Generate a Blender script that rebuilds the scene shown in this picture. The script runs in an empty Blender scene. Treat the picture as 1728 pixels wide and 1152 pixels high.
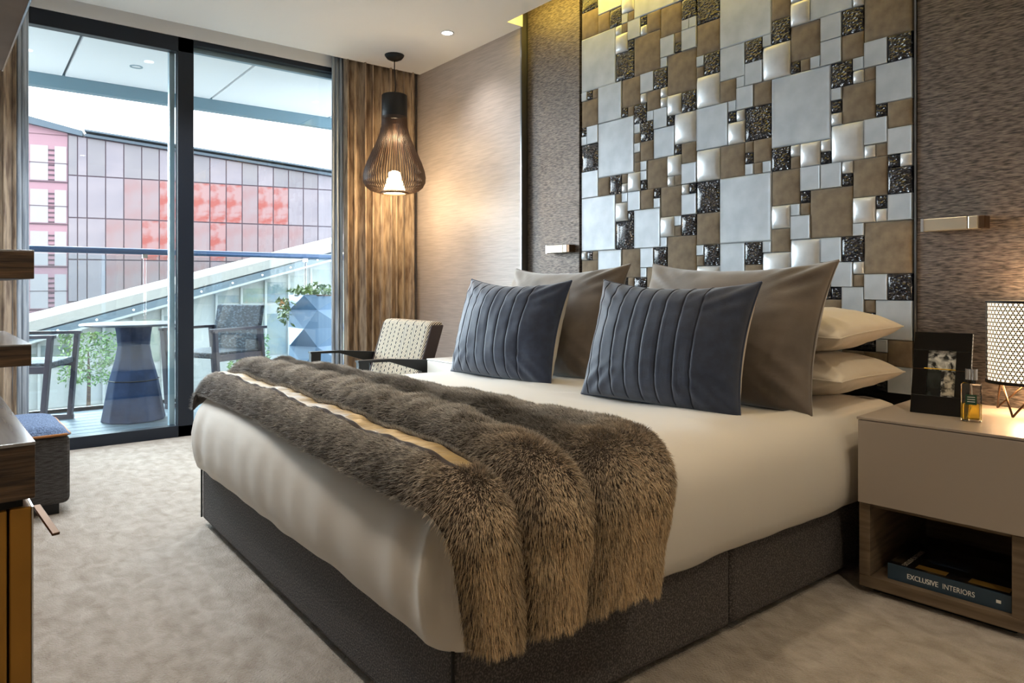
import bpy, bmesh, math, random
import numpy as np
from mathutils import Vector, Matrix, noise
random.seed(7); rng = np.random.default_rng(7)
PI = math.pi
sc = bpy.context.scene
COL = sc.collection

# ------------------------------------------------------------------ camera
YAW = 0.6628                       # angle between view axis and the -X axis
cam = bpy.data.cameras.new('camera'); cam.sensor_width = 36.0
cam.lens = 1180.0 / 1728.0 * 36.0
cam.shift_y = -(576.0 - 484.0) / 1728.0
cam.clip_start = 0.05; cam.clip_end = 400
camo = bpy.data.objects.new('camera', cam); COL.objects.link(camo)
camo.location = (0, 0, 1.0)
camo.rotation_euler = (PI/2, 0, PI/2 - YAW)
sc.camera = camo

# ------------------------------------------------------------------ world, sun, exposure
w = bpy.data.worlds.new('overcast_sky'); sc.world = w; w.use_nodes = True
wn = w.node_tree.nodes; wl = w.node_tree.links
bg = wn['Background']
tc = wn.new('ShaderNodeTexCoord'); nz = wn.new('ShaderNodeTexNoise'); nz.inputs['Scale'].default_value = 2.2
nz.inputs['Detail'].default_value = 4
mr = wn.new('ShaderNodeMix'); mr.data_type = 'RGBA'
mr.inputs[6].default_value = (0.80, 0.88, 1.0, 1); mr.inputs[7].default_value = (1.0, 1.0, 1.0, 1)
wl.new(tc.outputs['Generated'], nz.inputs['Vector']); wl.new(nz.outputs['Fac'], mr.inputs[0])
wl.new(mr.outputs[2], bg.inputs['Color']); bg.inputs['Strength'].default_value = 3.5

def lamp(name, kind, loc, energy, color, size=0.1, rot=(0,0,0), spot=None, blend=0.5):
    l = bpy.data.lights.new(name, kind); l.energy = energy; l.color = color
    if kind == 'AREA': l.shape = 'DISK'; l.size = size
    elif kind == 'SUN': l.angle = size
    else: l.shadow_soft_size = size
    if kind == 'SPOT': l.spot_size = spot; l.spot_blend = blend
    o = bpy.data.objects.new(name, l); o.location = loc; o.rotation_euler = rot; COL.objects.link(o)
    return o
# soft, hazy daylight from the window side
sd = Vector((1.0, 0.33, -0.28)).normalized()
sun = lamp('hazy_sun', 'SUN', (-20, 0, 12), 8.5, (0.86, 0.93, 1.0), math.radians(50))
sun.rotation_euler = sd.to_track_quat('-Z', 'Y').to_euler()
# sampling portal in the glazed opening (adds no light of its own)
pl = bpy.data.lights.new('window_portal', 'AREA'); pl.shape = 'RECTANGLE'; pl.size = 2.6; pl.size_y = 2.5; pl.cycles.is_portal = True
po = bpy.data.objects.new('window_portal', pl); COL.objects.link(po); po.location = (-5.16, 1.15, 1.33); po.rotation_euler = (0, -PI/2, 0)

vs = sc.view_settings
vs.view_transform = 'Standard'; vs.look = 'None'; vs.gamma = 1.0; vs.use_curve_mapping = False; vs.exposure = 0.92

# ------------------------------------------------------------------ helpers
def srgb(r, g, b):
    f = lambda c: (c/255/12.92) if c/255 <= 0.04045 else ((c/255+0.055)/1.055)**2.4
    return (f(r), f(g), f(b), 1)

MATS = {}
def mat(name, col, rough=0.5, metal=0.0, col2=None, nscale=(5,5,5), ndetail=4, ramp=(0.35, 0.65), bump=None,
        spec=0.5, sheen=0.0, coat=0.0, emit=None, estr=0.0, trans=0.0, ior=1.45, alpha=1.0, coord='Object', ntype='noise', distort=0.0):
    """Principled material; col2 mixes in by a noise; bump = (scale xyz, strength, distance)."""
    if name in MATS: return MATS[name]
    m = bpy.data.materials.new(name); m.use_nodes = True; N = m.node_tree.nodes; L = m.node_tree.links
    p = N['Principled BSDF']
    p.inputs['Base Color'].default_value = col; p.inputs['Roughness'].default_value = rough; p.inputs['Metallic'].default_value = metal
    p.inputs['Specular IOR Level'].default_value = spec; p.inputs['Sheen Weight'].default_value = sheen
    p.inputs['Coat Weight'].default_value = coat; p.inputs['Coat Roughness'].default_value = 0.1
    p.inputs['Transmission Weight'].default_value = trans; p.inputs['IOR'].default_value = ior; p.inputs['Alpha'].default_value = alpha
    if emit: p.inputs['Emission Color'].default_value = emit; p.inputs['Emission Strength'].default_value = estr
    tcn = N.new('ShaderNodeTexCoord')
    def tex(scale, kind='noise', detail=4):
        mp = N.new('ShaderNodeMapping'); mp.inputs['Scale'].default_value = scale; L.new(tcn.outputs[coord], mp.inputs['Vector'])
        if kind == 'voronoi':
            t = N.new('ShaderNodeTexVoronoi'); t.inputs['Scale'].default_value = 1.0; L.new(mp.outputs[0], t.inputs['Vector']); return t.outputs['Distance']
        t = N.new('ShaderNodeTexNoise'); t.inputs['Scale'].default_value = 1.0; t.inputs['Detail'].default_value = detail
        t.inputs['Distortion'].default_value = distort
        L.new(mp.outputs[0], t.inputs['Vector']); return t.outputs['Fac']
    if col2:
        f = tex(nscale, ntype, ndetail)
        r = N.new('ShaderNodeMapRange'); r.inputs['From Min'].default_value = ramp[0]; r.inputs['From Max'].default_value = ramp[1]
        L.new(f, r.inputs['Value'])
        mx = N.new('ShaderNodeMix'); mx.data_type = 'RGBA'; mx.inputs[6].default_value = col; mx.inputs[7].default_value = col2
        L.new(r.outputs[0], mx.inputs[0]); L.new(mx.outputs[2], p.inputs['Base Color'])
    if bump:
        f = tex(bump[0], bump[3] if len(bump) > 3 else 'noise', 6)
        b = N.new('ShaderNodeBump'); b.inputs['Strength'].default_value = bump[1]; b.inputs['Distance'].default_value = bump[2]
        L.new(f, b.inputs['Height']); L.new(b.outputs[0], p.inputs['Normal'])
    MATS[name] = m; return m

def glassmat(name, tint, refl, rough=0.0):
    m = bpy.data.materials.new(name); m.use_nodes = True; N = m.node_tree.nodes; L = m.node_tree.links
    N.remove(N['Principled BSDF']); out = N['Material Output']
    t = N.new('ShaderNodeBsdfTransparent'); t.inputs[0].default_value = tint
    g = N.new('ShaderNodeBsdfGlossy'); g.inputs['Roughness'].default_value = rough
    mx = N.new('ShaderNodeMixShader'); mx.inputs[0].default_value = refl
    L.new(t.outputs[0], mx.inputs[1]); L.new(g.outputs[0], mx.inputs[2]); L.new(mx.outputs[0], out.inputs[0])
    MATS[name] = m; return m

class MB:
    """Collects geometry; build() links it as one mesh object."""
    def __init__(s): s.v = []; s.f = []
    def add(s, vs, fs):
        o = len(s.v); s.v += [tuple(p) for p in vs]; s.f += [tuple(i+o for i in f) for f in fs]; return s
    def box(s, x0, x1, y0, y1, z0, z1):
        return s.add([(x0,y0,z0),(x1,y0,z0),(x1,y1,z0),(x0,y1,z0),(x0,y0,z1),(x1,y0,z1),(x1,y1,z1),(x0,y1,z1)],
                     [(0,3,2,1),(4,5,6,7),(0,1,5,4),(1,2,6,5),(2,3,7,6),(3,0,4,7)])
    def hexa(s, p):    # 8 points, same order as box
        return s.add(p, [(0,3,2,1),(4,5,6,7),(0,1,5,4),(1,2,6,5),(2,3,7,6),(3,0,4,7)])
    def bar(s, a, b, wx, wz):
        a = Vector(a); b = Vector(b); d = (b-a).normalized()
        up = Vector((0,0,1)) if abs(d.z) < 0.95 else Vector((1,0,0))
        r = d.cross(up).normalized()*wx/2; u = r.cross(d).normalized()*wz/2
        return s.add([a-r-u, a+r-u, a+r+u, a-r+u, b-r-u, b+r-u, b+r+u, b-r+u],
                     [(0,3,2,1),(4,5,6,7),(0,1,5,4),(1,2,6,5),(2,3,7,6),(3,0,4,7)])
    def tube(s, pts, r, n=10, cap=True, closed=False):
        pts = [Vector(p) for p in pts]; rings = []; prev = None; m = len(pts)
        for i, p in enumerate(pts):
            if closed: d = pts[(i+1) % m] - pts[i-1]
            else: d = (pts[min(i+1, m-1)] - pts[max(i-1, 0)])
            d.normalize()
            ref = prev if prev is not None else (Vector((0,0,1)) if abs(d.z) < 0.9 else Vector((1,0,0)))
            x = (ref - d*ref.dot(d)).normalized(); y = d.cross(x); prev = x
            rr = r[i] if isinstance(r, (list, tuple)) else r
            rings.append([p + (x*math.cos(2*PI*k/n) + y*math.sin(2*PI*k/n))*rr for k in range(n)])
        vs = [q for R in rings for q in R]; fs = []
        last = m if closed else m-1
        for i in range(last):
            j = (i+1) % m
            for k in range(n): fs.append((i*n+k, i*n+(k+1) % n, j*n+(k+1) % n, j*n+k))
        if cap and not closed: fs += [tuple(range(n-1, -1, -1)), tuple((m-1)*n+k for k in range(n))]
        return s.add(vs, fs)
    def lathe(s, prof, n=32, c=(0,0,0), cap=True, phase=0.0):
        vs = []; fs = []; m = len(prof)
        for (r, z) in prof:
            for k in range(n): vs.append((c[0]+r*math.cos(2*PI*k/n+phase), c[1]+r*math.sin(2*PI*k/n+phase), c[2]+z))
        for i in range(m-1):
            for k in range(n): fs.append((i*n+k, i*n+(k+1) % n, (i+1)*n+(k+1) % n, (i+1)*n+k))
        if cap: fs += [tuple(range(n-1, -1, -1)), tuple((m-1)*n+k for k in range(n))]
        return s.add(vs, fs)
    def grid(s, fn, nu, nv, wrap=False):
        vs = [fn(i/nu, j/nv) for i in range(nu+1) for j in range(nv+1)]
        fs = [(i*(nv+1)+j, (i+1)*(nv+1)+j, (i+1)*(nv+1)+j+1, i*(nv+1)+j+1) for i in range(nu) for j in range(nv)]
        return s.add(vs, fs)
    def build(s, name, m, parent=None, smooth=False, bevel=0, seg=2, solid=0, sub=0):
        me = bpy.data.meshes.new(name); me.from_pydata(s.v, [], s.f); me.update()
        o = bpy.data.objects.new(name, me); COL.objects.link(o)
        ms = m if isinstance(m, (list, tuple)) else [m]
        for q in ms: me.materials.append(MATS[q] if isinstance(q, str) else q)
        if parent: o.parent = parent
        if smooth:
            for p in me.polygons: p.use_smooth = True
        if bevel:
            b = o.modifiers.new('bevel', 'BEVEL'); b.width = bevel; b.segments = seg; b.limit_method = 'ANGLE'; b.angle_limit = 0.6
            b.harden_normals = False
        if solid:
            q = o.modifiers.new('solid', 'SOLIDIFY'); q.thickness = solid; q.offset = 0
        if sub:
            q = o.modifiers.new('sub', 'SUBSURF'); q.levels = sub; q.render_levels = sub
        return o
def tag(o, label=None, cat=None, group=None, kind=None):
    if label: o['label'] = label
    if cat: o['category'] = cat
    if group: o['group'] = group
    if kind: o['kind'] = kind
    return o
def thing(name, loc, label, cat, rz=0.0, group=None, kind=None):
    o = bpy.data.objects.new(name, None); COL.objects.link(o); o.empty_display_size = 0.1
    o.location = loc; o.rotation_euler = (0, 0, rz)
    return tag(o, label, cat, group, kind)
def struct(o): o['kind'] = 'structure'; return o
def share(src, name, parent, loc=(0,0,0), rot=(0,0,0), scale=(1,1,1)):
    o = src.copy(); o.name = name; COL.objects.link(o); o.parent = parent
    o.location = loc; o.rotation_euler = rot; o.scale = scale
    return o
def dup(root, parent=None):
    c = root.copy(); COL.objects.link(c); c.parent = parent
    for ch in list(root.children): dup(ch, c)
    return c
def nz3(x, y, z, s=1.0): return noise.noise(Vector((x*s, y*s, z*s)))
def text_mesh(body, size, name, m, parent, extrude=0.0006):
    cu = bpy.data.curves.new(name+'_font', 'FONT'); cu.body = body; cu.size = size; cu.extrude = extrude
    t = bpy.data.objects.new(name+'_font', cu); COL.objects.link(t)
    bpy.context.view_layer.update()
    me = bpy.data.meshes.new_from_object(t.evaluated_get(bpy.context.evaluated_depsgraph_get()))
    bpy.data.objects.remove(t); bpy.data.curves.remove(cu)
    me.name = name; me.materials.clear(); me.materials.append(MATS[m])
    o = bpy.data.objects.new(name, me); COL.objects.link(o); o.parent = parent
    return o

# ------------------------------------------------------------------ materials
mat('carpet', srgb(190,180,168), 0.95, col2=srgb(152,138,123), nscale=(13.0,20.0,3), ndetail=12, ramp=(0.28,0.72), bump=((150,150,150), 1.0, 0.014), sheen=0.2, distort=0.5)
mat('ceiling_paint', srgb(240,238,235), 0.8)
mat('plain_wall', srgb(224,218,208), 0.8)
mat('wallpaper', srgb(184,174,168), 0.46, col2=srgb(164,154,149), nscale=(7,7,110), ramp=(0.3,0.7), bump=((12,12,190), 0.25, 0.003), spec=0.8)
mat('panel_fabric', srgb(120,108,100), 0.40, metal=0.38, col2=srgb(46,39,36), nscale=(32,32,210), ndetail=5, ramp=(0.34,0.66), bump=((36,36,240), 0.6, 0.006), spec=0.9)
mat('fascia', srgb(232,234,236), 0.6)
mat('steel_trim', srgb(120,122,125), 0.28, metal=0.9)
mat('black_gap', srgb(14,13,13), 0.7)
mat('window_frame', srgb(16,25,38), 0.42)
mat('track_metal', srgb(140,165,178), 0.35, metal=0.6)
glassmat('clear_glass', (0.93, 0.965, 0.97, 1), 0.05)
glassmat('rail_glass', (0.88, 0.95, 0.96, 1), 0.06)
mat('curtain_cloth', srgb(170,150,126), 0.75, col2=srgb(104,84,67), nscale=(34,34,6), ndetail=9, ramp=(0.40,0.66), sheen=0.3, bump=((60,60,9), 0.4, 0.004))
mat('sheer_cloth', srgb(176,186,196), 0.7, col2=srgb(118,128,140), nscale=(50,50,3), ramp=(0.35,0.65), sheen=0.2)
mat('leather_light', srgb(184,193,202), 0.42, metal=0.15, col2=srgb(166,175,185), nscale=(9,9,9), bump=((170,170,170), 0.10, 0.002))
mat('leather_puff', srgb(206,210,214), 0.34, metal=0.3, col2=srgb(190,195,200), nscale=(18,18,18), bump=((150,150,150), 0.14, 0.002))
mat('suede_brown', srgb(126,111,90), 0.85, col2=srgb(104,90,72), nscale=(26,26,26), ndetail=6, ramp=(0.32,0.68), sheen=0.3, bump=((220,220,220), 0.2, 0.002))
mat('croc_black', srgb(19,23,36), 0.16, coat=0.5, bump=((70,70,95), 1.0, 0.010, 'voronoi'))
mat('duvet_cotton', srgb(206,198,187), 0.72, sheen=0.15, bump=((5,5,5), 0.12, 0.02))
mat('pillow_cotton', srgb(214,202,184), 0.7, sheen=0.15, bump=((7,7,7), 0.2, 0.02))
mat('bed_cloth', srgb(64,60,60), 0.9, col2=srgb(112,104,100), nscale=(210,210,210), ndetail=3, ramp=(0.45,0.66), bump=((220,220,220), 0.9, 0.006))
mat('navy_cloth', srgb(32,42,64), 0.66, col2=srgb(40,51,75), nscale=(30,30,30), sheen=0.35, bump=((260,260,260), 0.25, 0.002))
mat('navy_thread', srgb(20,26,40), 0.7)
mat('grey_velvet', srgb(104,92,82), 0.62, col2=srgb(82,71,62), nscale=(6,6,6), sheen=0.6, bump=((200,200,200), 0.15, 0.002))
mat('linen_back', srgb(205,197,184), 0.8)
mat('satin', srgb(176,150,104), 0.35, col2=srgb(148,124,84), nscale=(30,4,4), bump=((45,8,8), 0.5, 0.01))
mat('fur_skin', srgb(58,48,42), 0.95)
mat('lacquer_taupe', srgb(160,148,137), 0.32, coat=0.25)
mat('lacquer_white', srgb(220,216,208), 0.35, coat=0.2)
mat('oak_grey', srgb(122,104,84), 0.6, col2=srgb(88,73,57), nscale=(5,5,60), ramp=(0.3,0.7), bump=((8,8,90), 0.3, 0.003))
mat('wood_dark', srgb(100,76,54), 0.45, col2=srgb(44,32,23), nscale=(4,5,75), ndetail=6, ramp=(0.35,0.62), bump=((4,6,95), 0.6, 0.004), distort=0.6)
mat('wood_top', srgb(158,158,160), 0.22, col2=srgb(136,136,138), nscale=(4,60,60), ramp=(0.3,0.7), coat=0.35)
mat('brass_panel', srgb(172,122,44), 0.38, metal=0.4, col2=srgb(146,100,32), nscale=(5,5,3), ramp=(0.3,0.7))
mat('cupboard_brown', srgb(140,124,111), 0.6, col2=srgb(126,111,99), nscale=(7,7,7))
mat('bronze', srgb(92,70,52), 0.35, metal=0.9)
mat('chrome', srgb(205,205,208), 0.14, metal=1.0)
mat('satin_nickel', srgb(196,186,168), 0.34, metal=0.85)
mat('slat_wood', srgb(64,44,30), 0.55)
mat('black_paint', srgb(15,15,17), 0.45)
mat('black_gloss', srgb(10,9,9), 0.18, coat=0.4)
mat('led_white', srgb(255,255,255), 0.5, emit=(1,0.95,0.88,1), estr=7.0)
mat('led_yellow', srgb(255,220,90), 0.5, emit=(1,0.72,0.12,1), estr=7.0)
mat('lamp_glow', srgb(255,240,220), 0.5, emit=(1,0.80,0.56,1), estr=0.95)
mat('pendant_glow', srgb(255,236,200), 0.5, emit=(1,0.74,0.40,1), estr=14.0)
mat('tweed', srgb(82,80,80), 0.95, col2=srgb(52,48,45), nscale=(25,25,220), ndetail=4, ramp=(0.35,0.65), bump=((200,200,260), 0.8, 0.004))
mat('tweed_blue', srgb(112,132,162), 0.95, col2=srgb(72,86,112), nscale=(160,160,160), ramp=(0.38,0.62), bump=((180,180,180), 0.9, 0.006))
mat('piping_gold', srgb(150,96,44), 0.6)
# ------------------------------------------------------------------ room shell
CEIL = 2.72; YB = 2.90; XW = -5.04; XR = 1.25; YF = -0.75
struct(MB().box(-5.12, XR, YF, 3.06, -0.12, 0.0).build('floor', 'carpet'))
c = MB()
c.box(-4.93, XR, YF, 2.77, CEIL, 2.95)
c.box(-4.93, -3.60, 2.77, YB, CEIL, 2.95)
c.box(-3.60, XR, 2.77, 3.06, 2.90, 2.95)
c.box(-5.12, -4.93, YF, 3.06, 2.90, 2.95)
struct(c.build('ceiling', 'ceiling_paint'))
struct(MB().box(-5.12, -3.61, YB, 3.06, 0, 2.92).build('wall_back', 'wallpaper'))
struct(MB().box(-3.61, XR, 2.975, 3.06, 0, 2.92).build('wall_alcove', 'black_gap'))
struct(MB().box(XR, XR+0.1, YF, 3.06, 0, 2.92).build('wall_right', 'plain_wall'))
struct(MB().box(-5.12, XR+0.1, YF-0.1, YF, 0, 2.92).build('wall_front', 'plain_wall'))
wl_ = MB(); wl_.box(-5.14, -5.04, YF, -0.42, 0, 2.92); wl_.box(-5.14, -5.04, 2.78, 3.06, 0, 2.92)
struct(wl_.build('wall_left', 'plain_wall'))
struct(MB().box(-5.14, -5.035, -0.42, 2.78, 2.668, 2.92).build('trim_1', 'fascia'))
tr = MB().box(-5.02, -4.985, -0.42, 2.85, 2.775, 2.80)
struct(tr.build('trim_2', 'fascia', bevel=0.006))
struct(MB().box(-3.622, -3.609, YB-0.003, 2.97, 0, 2.90).build('trim_3', 'steel_trim'))
struct(MB().box(-5.0, -3.62, YB-0.012, YB, 0, 0.09).build('baseboard_back', 'fascia'))
# fabric panels left and right of the mosaic, with a thin metal edge to the mosaic
struct(MB().box(-3.606, -3.105, 2.945, 2.975, 0, 2.90).build('wall_fabric_left', 'panel_fabric', bevel=0.004))
struct(MB().box(-1.188, XR, 2.945, 2.975, 0, 2.90).build('wall_fabric_right', 'panel_fabric', bevel=0.004))
struct(MB().box(-1.194, -1.187, 2.938, 2.975, 0, 2.90).build('trim_4', 'steel_trim'))
# light slot above the headboard
led = tag(MB().box(-3.57, XR-0.05, 2.785, 2.80, 2.745, 2.765).build('light_strip', 'led_yellow'),
          'yellow strip light hidden in the ceiling slot above the mosaic headboard', 'light')
lamp('slot_light', 'AREA', (-2.6, 2.80, 2.80), 2.0, (1.0, 0.74, 0.16), 0.4, rot=(0.45, 0, 0))
bpy.data.lights['slot_light'].shape = 'RECTANGLE'; bpy.data.lights['slot_light'].size = 1.9; bpy.data.lights['slot_light'].size_y = 0.05

# ------------------------------------------------------------------ glazing
d1 = MB()
d1.box(-5.11, XW, -0.42, 1.211, 2.569, 2.668)
d1.box(-5.11, XW, -0.42, 1.211, 0.0, 0.076)
d1.box(-5.11, XW, 1.111, 1.211, 0.0, 2.668)
d1.box(-5.11, XW, -0.42, -0.33, 0.0, 2.668)
door = thing('door_1', (-5.08, 0.4, 0), None, None); struct(door); door.location = (0, 0, 0)
o = d1.build('frame', 'window_frame', door, bevel=0.004)
MB().box(-5.085, -5.075, -0.33, 1.111, 0.076, 2.569).build('pane', 'clear_glass', door)
MB().box(-5.16, -5.112, 1.075, 1.108, 0.02, 2.60).build('meeting_strip', 'track_metal', door)
win = thing('window_1', (0, 0, 0), None, None); struct(win)
f = MB(); f.box(-5.11, XW, 1.211, 2.78, 2.632, 2.668); f.box(-5.11, XW, 1.211, 2.78, 0.0, 0.018); f.box(-5.11, XW, 2.70, 2.78, 0, 2.668)
f.build('frame', 'window_frame', win, bevel=0.003)
MB().box(-5.135, -5.10, 1.211, 2.72, 2.60, 2.632).build('head_track', 'track_metal', win)
MB().box(-5.125, -5.115, 1.211, 2.72, 0.018, 2.60).build('pane', 'clear_glass', win)
struct(MB().box(-5.30, -5.12, -0.5, 2.9, -0.10, -0.005).build('trim_5', 'track_metal'))

# ------------------------------------------------------------------ curtains
def curtain(name, y0, y1, xc, amp, folds, m, label, seed, flip=False):
    r = random.Random(seed); ph = [r.uniform(0.75, 1.25) for _ in range(folds)]; tot = sum(ph); cum = [0]
    for q in ph: cum.append(cum[-1]+q/tot)
    def fn(i, j):
        t = i
        k = max(q for q in range(folds) if cum[q] <= min(t, 0.9999)); lt = (t-cum[k])/(cum[k+1]-cum[k])
        z = 0.015 + j*2.80
        a = amp*(0.72+0.35*math.sin(k*2.1+seed))
        wv = math.sin(2*PI*lt); wv = math.copysign(abs(wv)**0.75, wv)
        x = xc + a*wv + 0.010*nz3(t*9, z*0.7, seed)
        y = y0 + (y1-y0)*t + 0.010*nz3(t*7+5, z*0.5, seed+3)*(1-j*0.6) + 0.012*math.sin(4*PI*lt)
        return (x, y, z)
    o = MB().grid(fn, folds*14, 22).build(name, m, smooth=True, solid=0.005)
    return tag(o, label, 'curtain')
curtain('curtain', 2.258, 2.88, -4.972, 0.060, 9, 'curtain_cloth', 'long streaked brown and gold pleated curtain hanging in the corner behind the pendant', 3)
curtain('sheer_curtain', 2.175, 2.268, -5.0, 0.026, 3, 'sheer_cloth', 'narrow pale blue grey curtain edge beside the glass behind the pendant', 5)
curtain('curtain', -0.40, 0.228, -4.972, 0.060, 9, 'curtain_cloth', 'streaked brown pleated curtain hanging behind the dark wooden shelves', 8)
curtain('sheer_curtain', 0.218, 0.287, -5.0, 0.024, 3, 'sheer_cloth', 'narrow blue grey curtain edge next to the dark door frame behind the shelves', 11)

# ------------------------------------------------------------------ mosaic headboard
VIS = "0,-6,3D 3,-6,4L 7,-3,2P 9,-6,6L 15,-1,1L 0,-3,3B 3,-2,2B 5,-2,2D 7,-1,1L 8,-1,1B 8,0,2L 10,0,1D 10,1,1P 11,0,2B 13,0,3B 16,0,2D 18,0,3D 16,2,1L 17,2,1L 16,3,2L 18,3,3B 19,6,2D 18,6,1L 18,7,1B 21,0,6L 7,0,1B 6,0,1P 6,1,2P 8,2,1D 6,3,3D 0,0,6L 9,2,4B 13,3,2L 15,3,1B 15,4,1D 13,5,1L 14,5,4B 12,6,2D 10,6,2L 7,6,3B 3,6,4L 0,6,1L 1,6,1D 2,6,1B 0,7,3B 7,9,1D 8,9,1B 9,9,2D 10,8,1P 11,8,2B 13,8,1P 13,9,1P 14,9,2P 16,9,2D 18,8,3P 21,6,3L 21,9,2B 23,9,1L 23,10,2L 22,11,1L 18,11,4L 22,12,1D 23,12,1P 11,10,1L 12,10,2L 14,11,1D 15,11,3P 0,10,1D 0,11,1L 1,10,2L 0,12,3D 3,10,6L 9,11,1L 9,12,1B 9,13,1L 9,14,1B 9,15,1B 10,11,2D 10,13,2B 12,12,3L 15,14,1D 16,14,2B 10,15,1L 10,16,1L 10,17,1D 11,15,3B 14,15,2P 14,17,1P 15,17,1B 16,16,2L 18,15,3P 21,15,3B 22,13,2P 0,15,3L 3,16,2B 5,16,2D 7,16,1B 7,17,1P 8,16,2P 7,18,1L 6,18,1B 8,18,2L 10,18,2B 12,18,1D 12,19,1L 13,18,3B 16,18,1P 17,18,1D 16,19,2L 18,18,3D 21,18,6L 0,18,6L 6,19,2P 8,20,1D 6,21,3D 9,20,4L 13,21,2P 15,21,1L 16,21,2D 18,21,3B 15,22,1B 13,23,1L 14,23,4B 0,24,1P 1,24,1D 2,24,1B 0,25,3B 3,24,4L 7,24,3B 10,24,2L 12,24,2D 10,26,1L 11,26,2B 13,26,1P 9,27,2D 8,27,1B 8,28,1L 14,27,2L 16,27,2D 18,24,1L 19,24,2D 18,25,1B 18,26,3P 21,24,3L 21,27,2B 23,27,1D 27,3,2B 27,5,2D 29,2,2P 29,4,2P 31,2,4L 35,5,1P 36,5,4B 34,6,2D 32,6,2L 29,6,3B 24,6,2D 26,6,1L 24,8,2L 26,7,3P 29,9,1D 30,9,1B 31,9,1L 32,8,2L 34,8,2B 33,10,2D 35,10,1L 35,11,1P 36,9,2L 38,9,2D 36,11,1B 37,11,3L 33,12,1L 33,13,1D 33,14,1P 34,12,3B 37,14,1D 38,14,2B 27,10,6L 25,10,2B 24,12,3D 24,15,1B 24,16,1D 24,17,1L 25,15,2B 25,17,1B 26,17,1L 27,16,2D 29,16,1P 29,17,1B 30,16,2P 32,16,1P 32,17,1D 33,15,3P 36,15,2L 36,17,1P 37,17,1B 38,16,2L 38,18,1D 39,18,1P 38,19,2D 27,18,3B 30,18,2L 32,18,2L 34,18,1P 34,19,1D 35,18,3B 30,20,1D 30,21,1B 31,20,4B 35,21,2P 37,21,1D 37,22,1P 38,21,2L 27,21,2P 29,21,1L 29,22,2L 35,23,1L 36,23,4B 27,23,2B 24,24,2D 26,24,1L 26,25,3P 24,26,2B 29,24,3P 32,24,2L 34,24,2D 32,26,1P 33,26,2L 35,26,1P 35,27,1B 29,27,1D 31,27,2D 33,28,1D 34,28,2L 36,27,2L 38,27,2D 32,29,2B 36,29,1B 37,29,3L 34,30,3D 37,32,1L 38,32,2B 36,33,2B 34,33,2B 38,34,2L 37,35,1D"
HID = "7,27,1D 13,27,1P 23,28,2L 22,29,1L 18,29,4L 22,30,1D 23,30,1P 11,28,1L 12,28,2L 14,29,1D 15,29,3P 0,28,1D 0,29,1L 1,28,2L 0,30,3D 9,29,1L 9,30,1B 9,31,1L 9,32,1B 9,33,1B 10,29,2D 10,31,2B 12,30,3L 15,32,1D 16,32,2B 10,33,1L 10,34,1L 14,33,2P 22,31,2P 7,34,1B 30,27,1B 33,31,1D 33,32,1P 25,28,2B 24,30,3D 24,33,1B 24,34,1D 25,33,2B 29,34,1P 32,34,1P 3,28,2D 5,28,2B 7,28,1P 27,28,2D 29,28,2L 7,29,2L 31,29,1L 3,30,2P 5,30,2B 27,30,2L 29,30,2D 31,30,1B 7,31,2L 31,31,2B 3,32,2D 5,32,2B 27,32,2D 29,32,2L 0,33,2P 2,33,1P 7,33,1D 8,33,1B 11,33,2P 13,33,1P 18,33,2L 20,33,2L 22,33,2B 31,33,1B 32,33,1L 33,33,1L 2,34,1L 3,34,1P 4,34,1B 5,34,1D 6,34,1D 8,34,1P 9,34,1B 13,34,1L 16,34,1L 17,34,1L 27,34,1P 28,34,1L 30,34,1P 31,34,1B 33,34,1L 15,-4,1D 16,-4,2B 16,-2,2L 18,-3,3P 21,-3,3B 22,-5,2P 33,-5,1D 33,-4,1P 37,-4,1D 38,-4,2B 24,-3,1B 24,-2,1D 24,-1,1L 25,-3,2B 25,-1,1B 26,-1,1L 27,-2,2D 29,-2,1P 29,-1,1B 30,-2,2P 32,-2,1P 32,-1,1D 33,-3,3P 36,-3,2L 36,-1,1P 37,-1,1B 38,-2,2L 38,0,1D 39,0,1P 38,1,2D 30,0,2L 32,0,2L 34,0,1P 34,1,1D 35,0,3B 35,3,2P 37,3,1D 37,4,1P 38,3,2L 7,-5,2L 15,-5,1B 16,-5,1L 17,-5,1P 18,-5,2P 20,-5,2L 24,-5,2L 26,-5,2L 28,-5,2L 30,-5,2P 32,-5,1D 34,-5,2B 36,-5,1L 37,-5,1L 38,-5,1D 39,-5,1D 32,-4,1B 36,-4,1B 15,-3,1L 27,-3,1L 28,-3,1B 29,-3,1L 30,-3,1L 31,-3,1B 32,-3,1B 15,-2,1L 27,0,2L 29,0,1B 29,1,1B 27,2,1B 28,2,1L"
U = 0.04699; UZ = 0.05335; TX0 = -3.0817; TZ0 = 2.4935; TY = 2.95
hb = thing('headboard', (-2.142, 2.975, 0.55), 'tall headboard mosaic of silver, brown and black padded leather squares', 'headboard')
HO = Vector((-2.142, 2.975, 0.55))
MB().box(TX0-0.012-HO.x, TX0+40*U+0.006-HO.x, -0.016, -0.003, 0.0, 2.26).build('backing_board', 'black_gap', hb)
KIND = {'L': ('leather_light', 0.004, 0.0030), 'P': ('leather_puff', 0.0, 0.020), 'B': ('suede_brown', 0.001, 0.0075), 'D': ('croc_black', 0.001, 0.011)}
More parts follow.
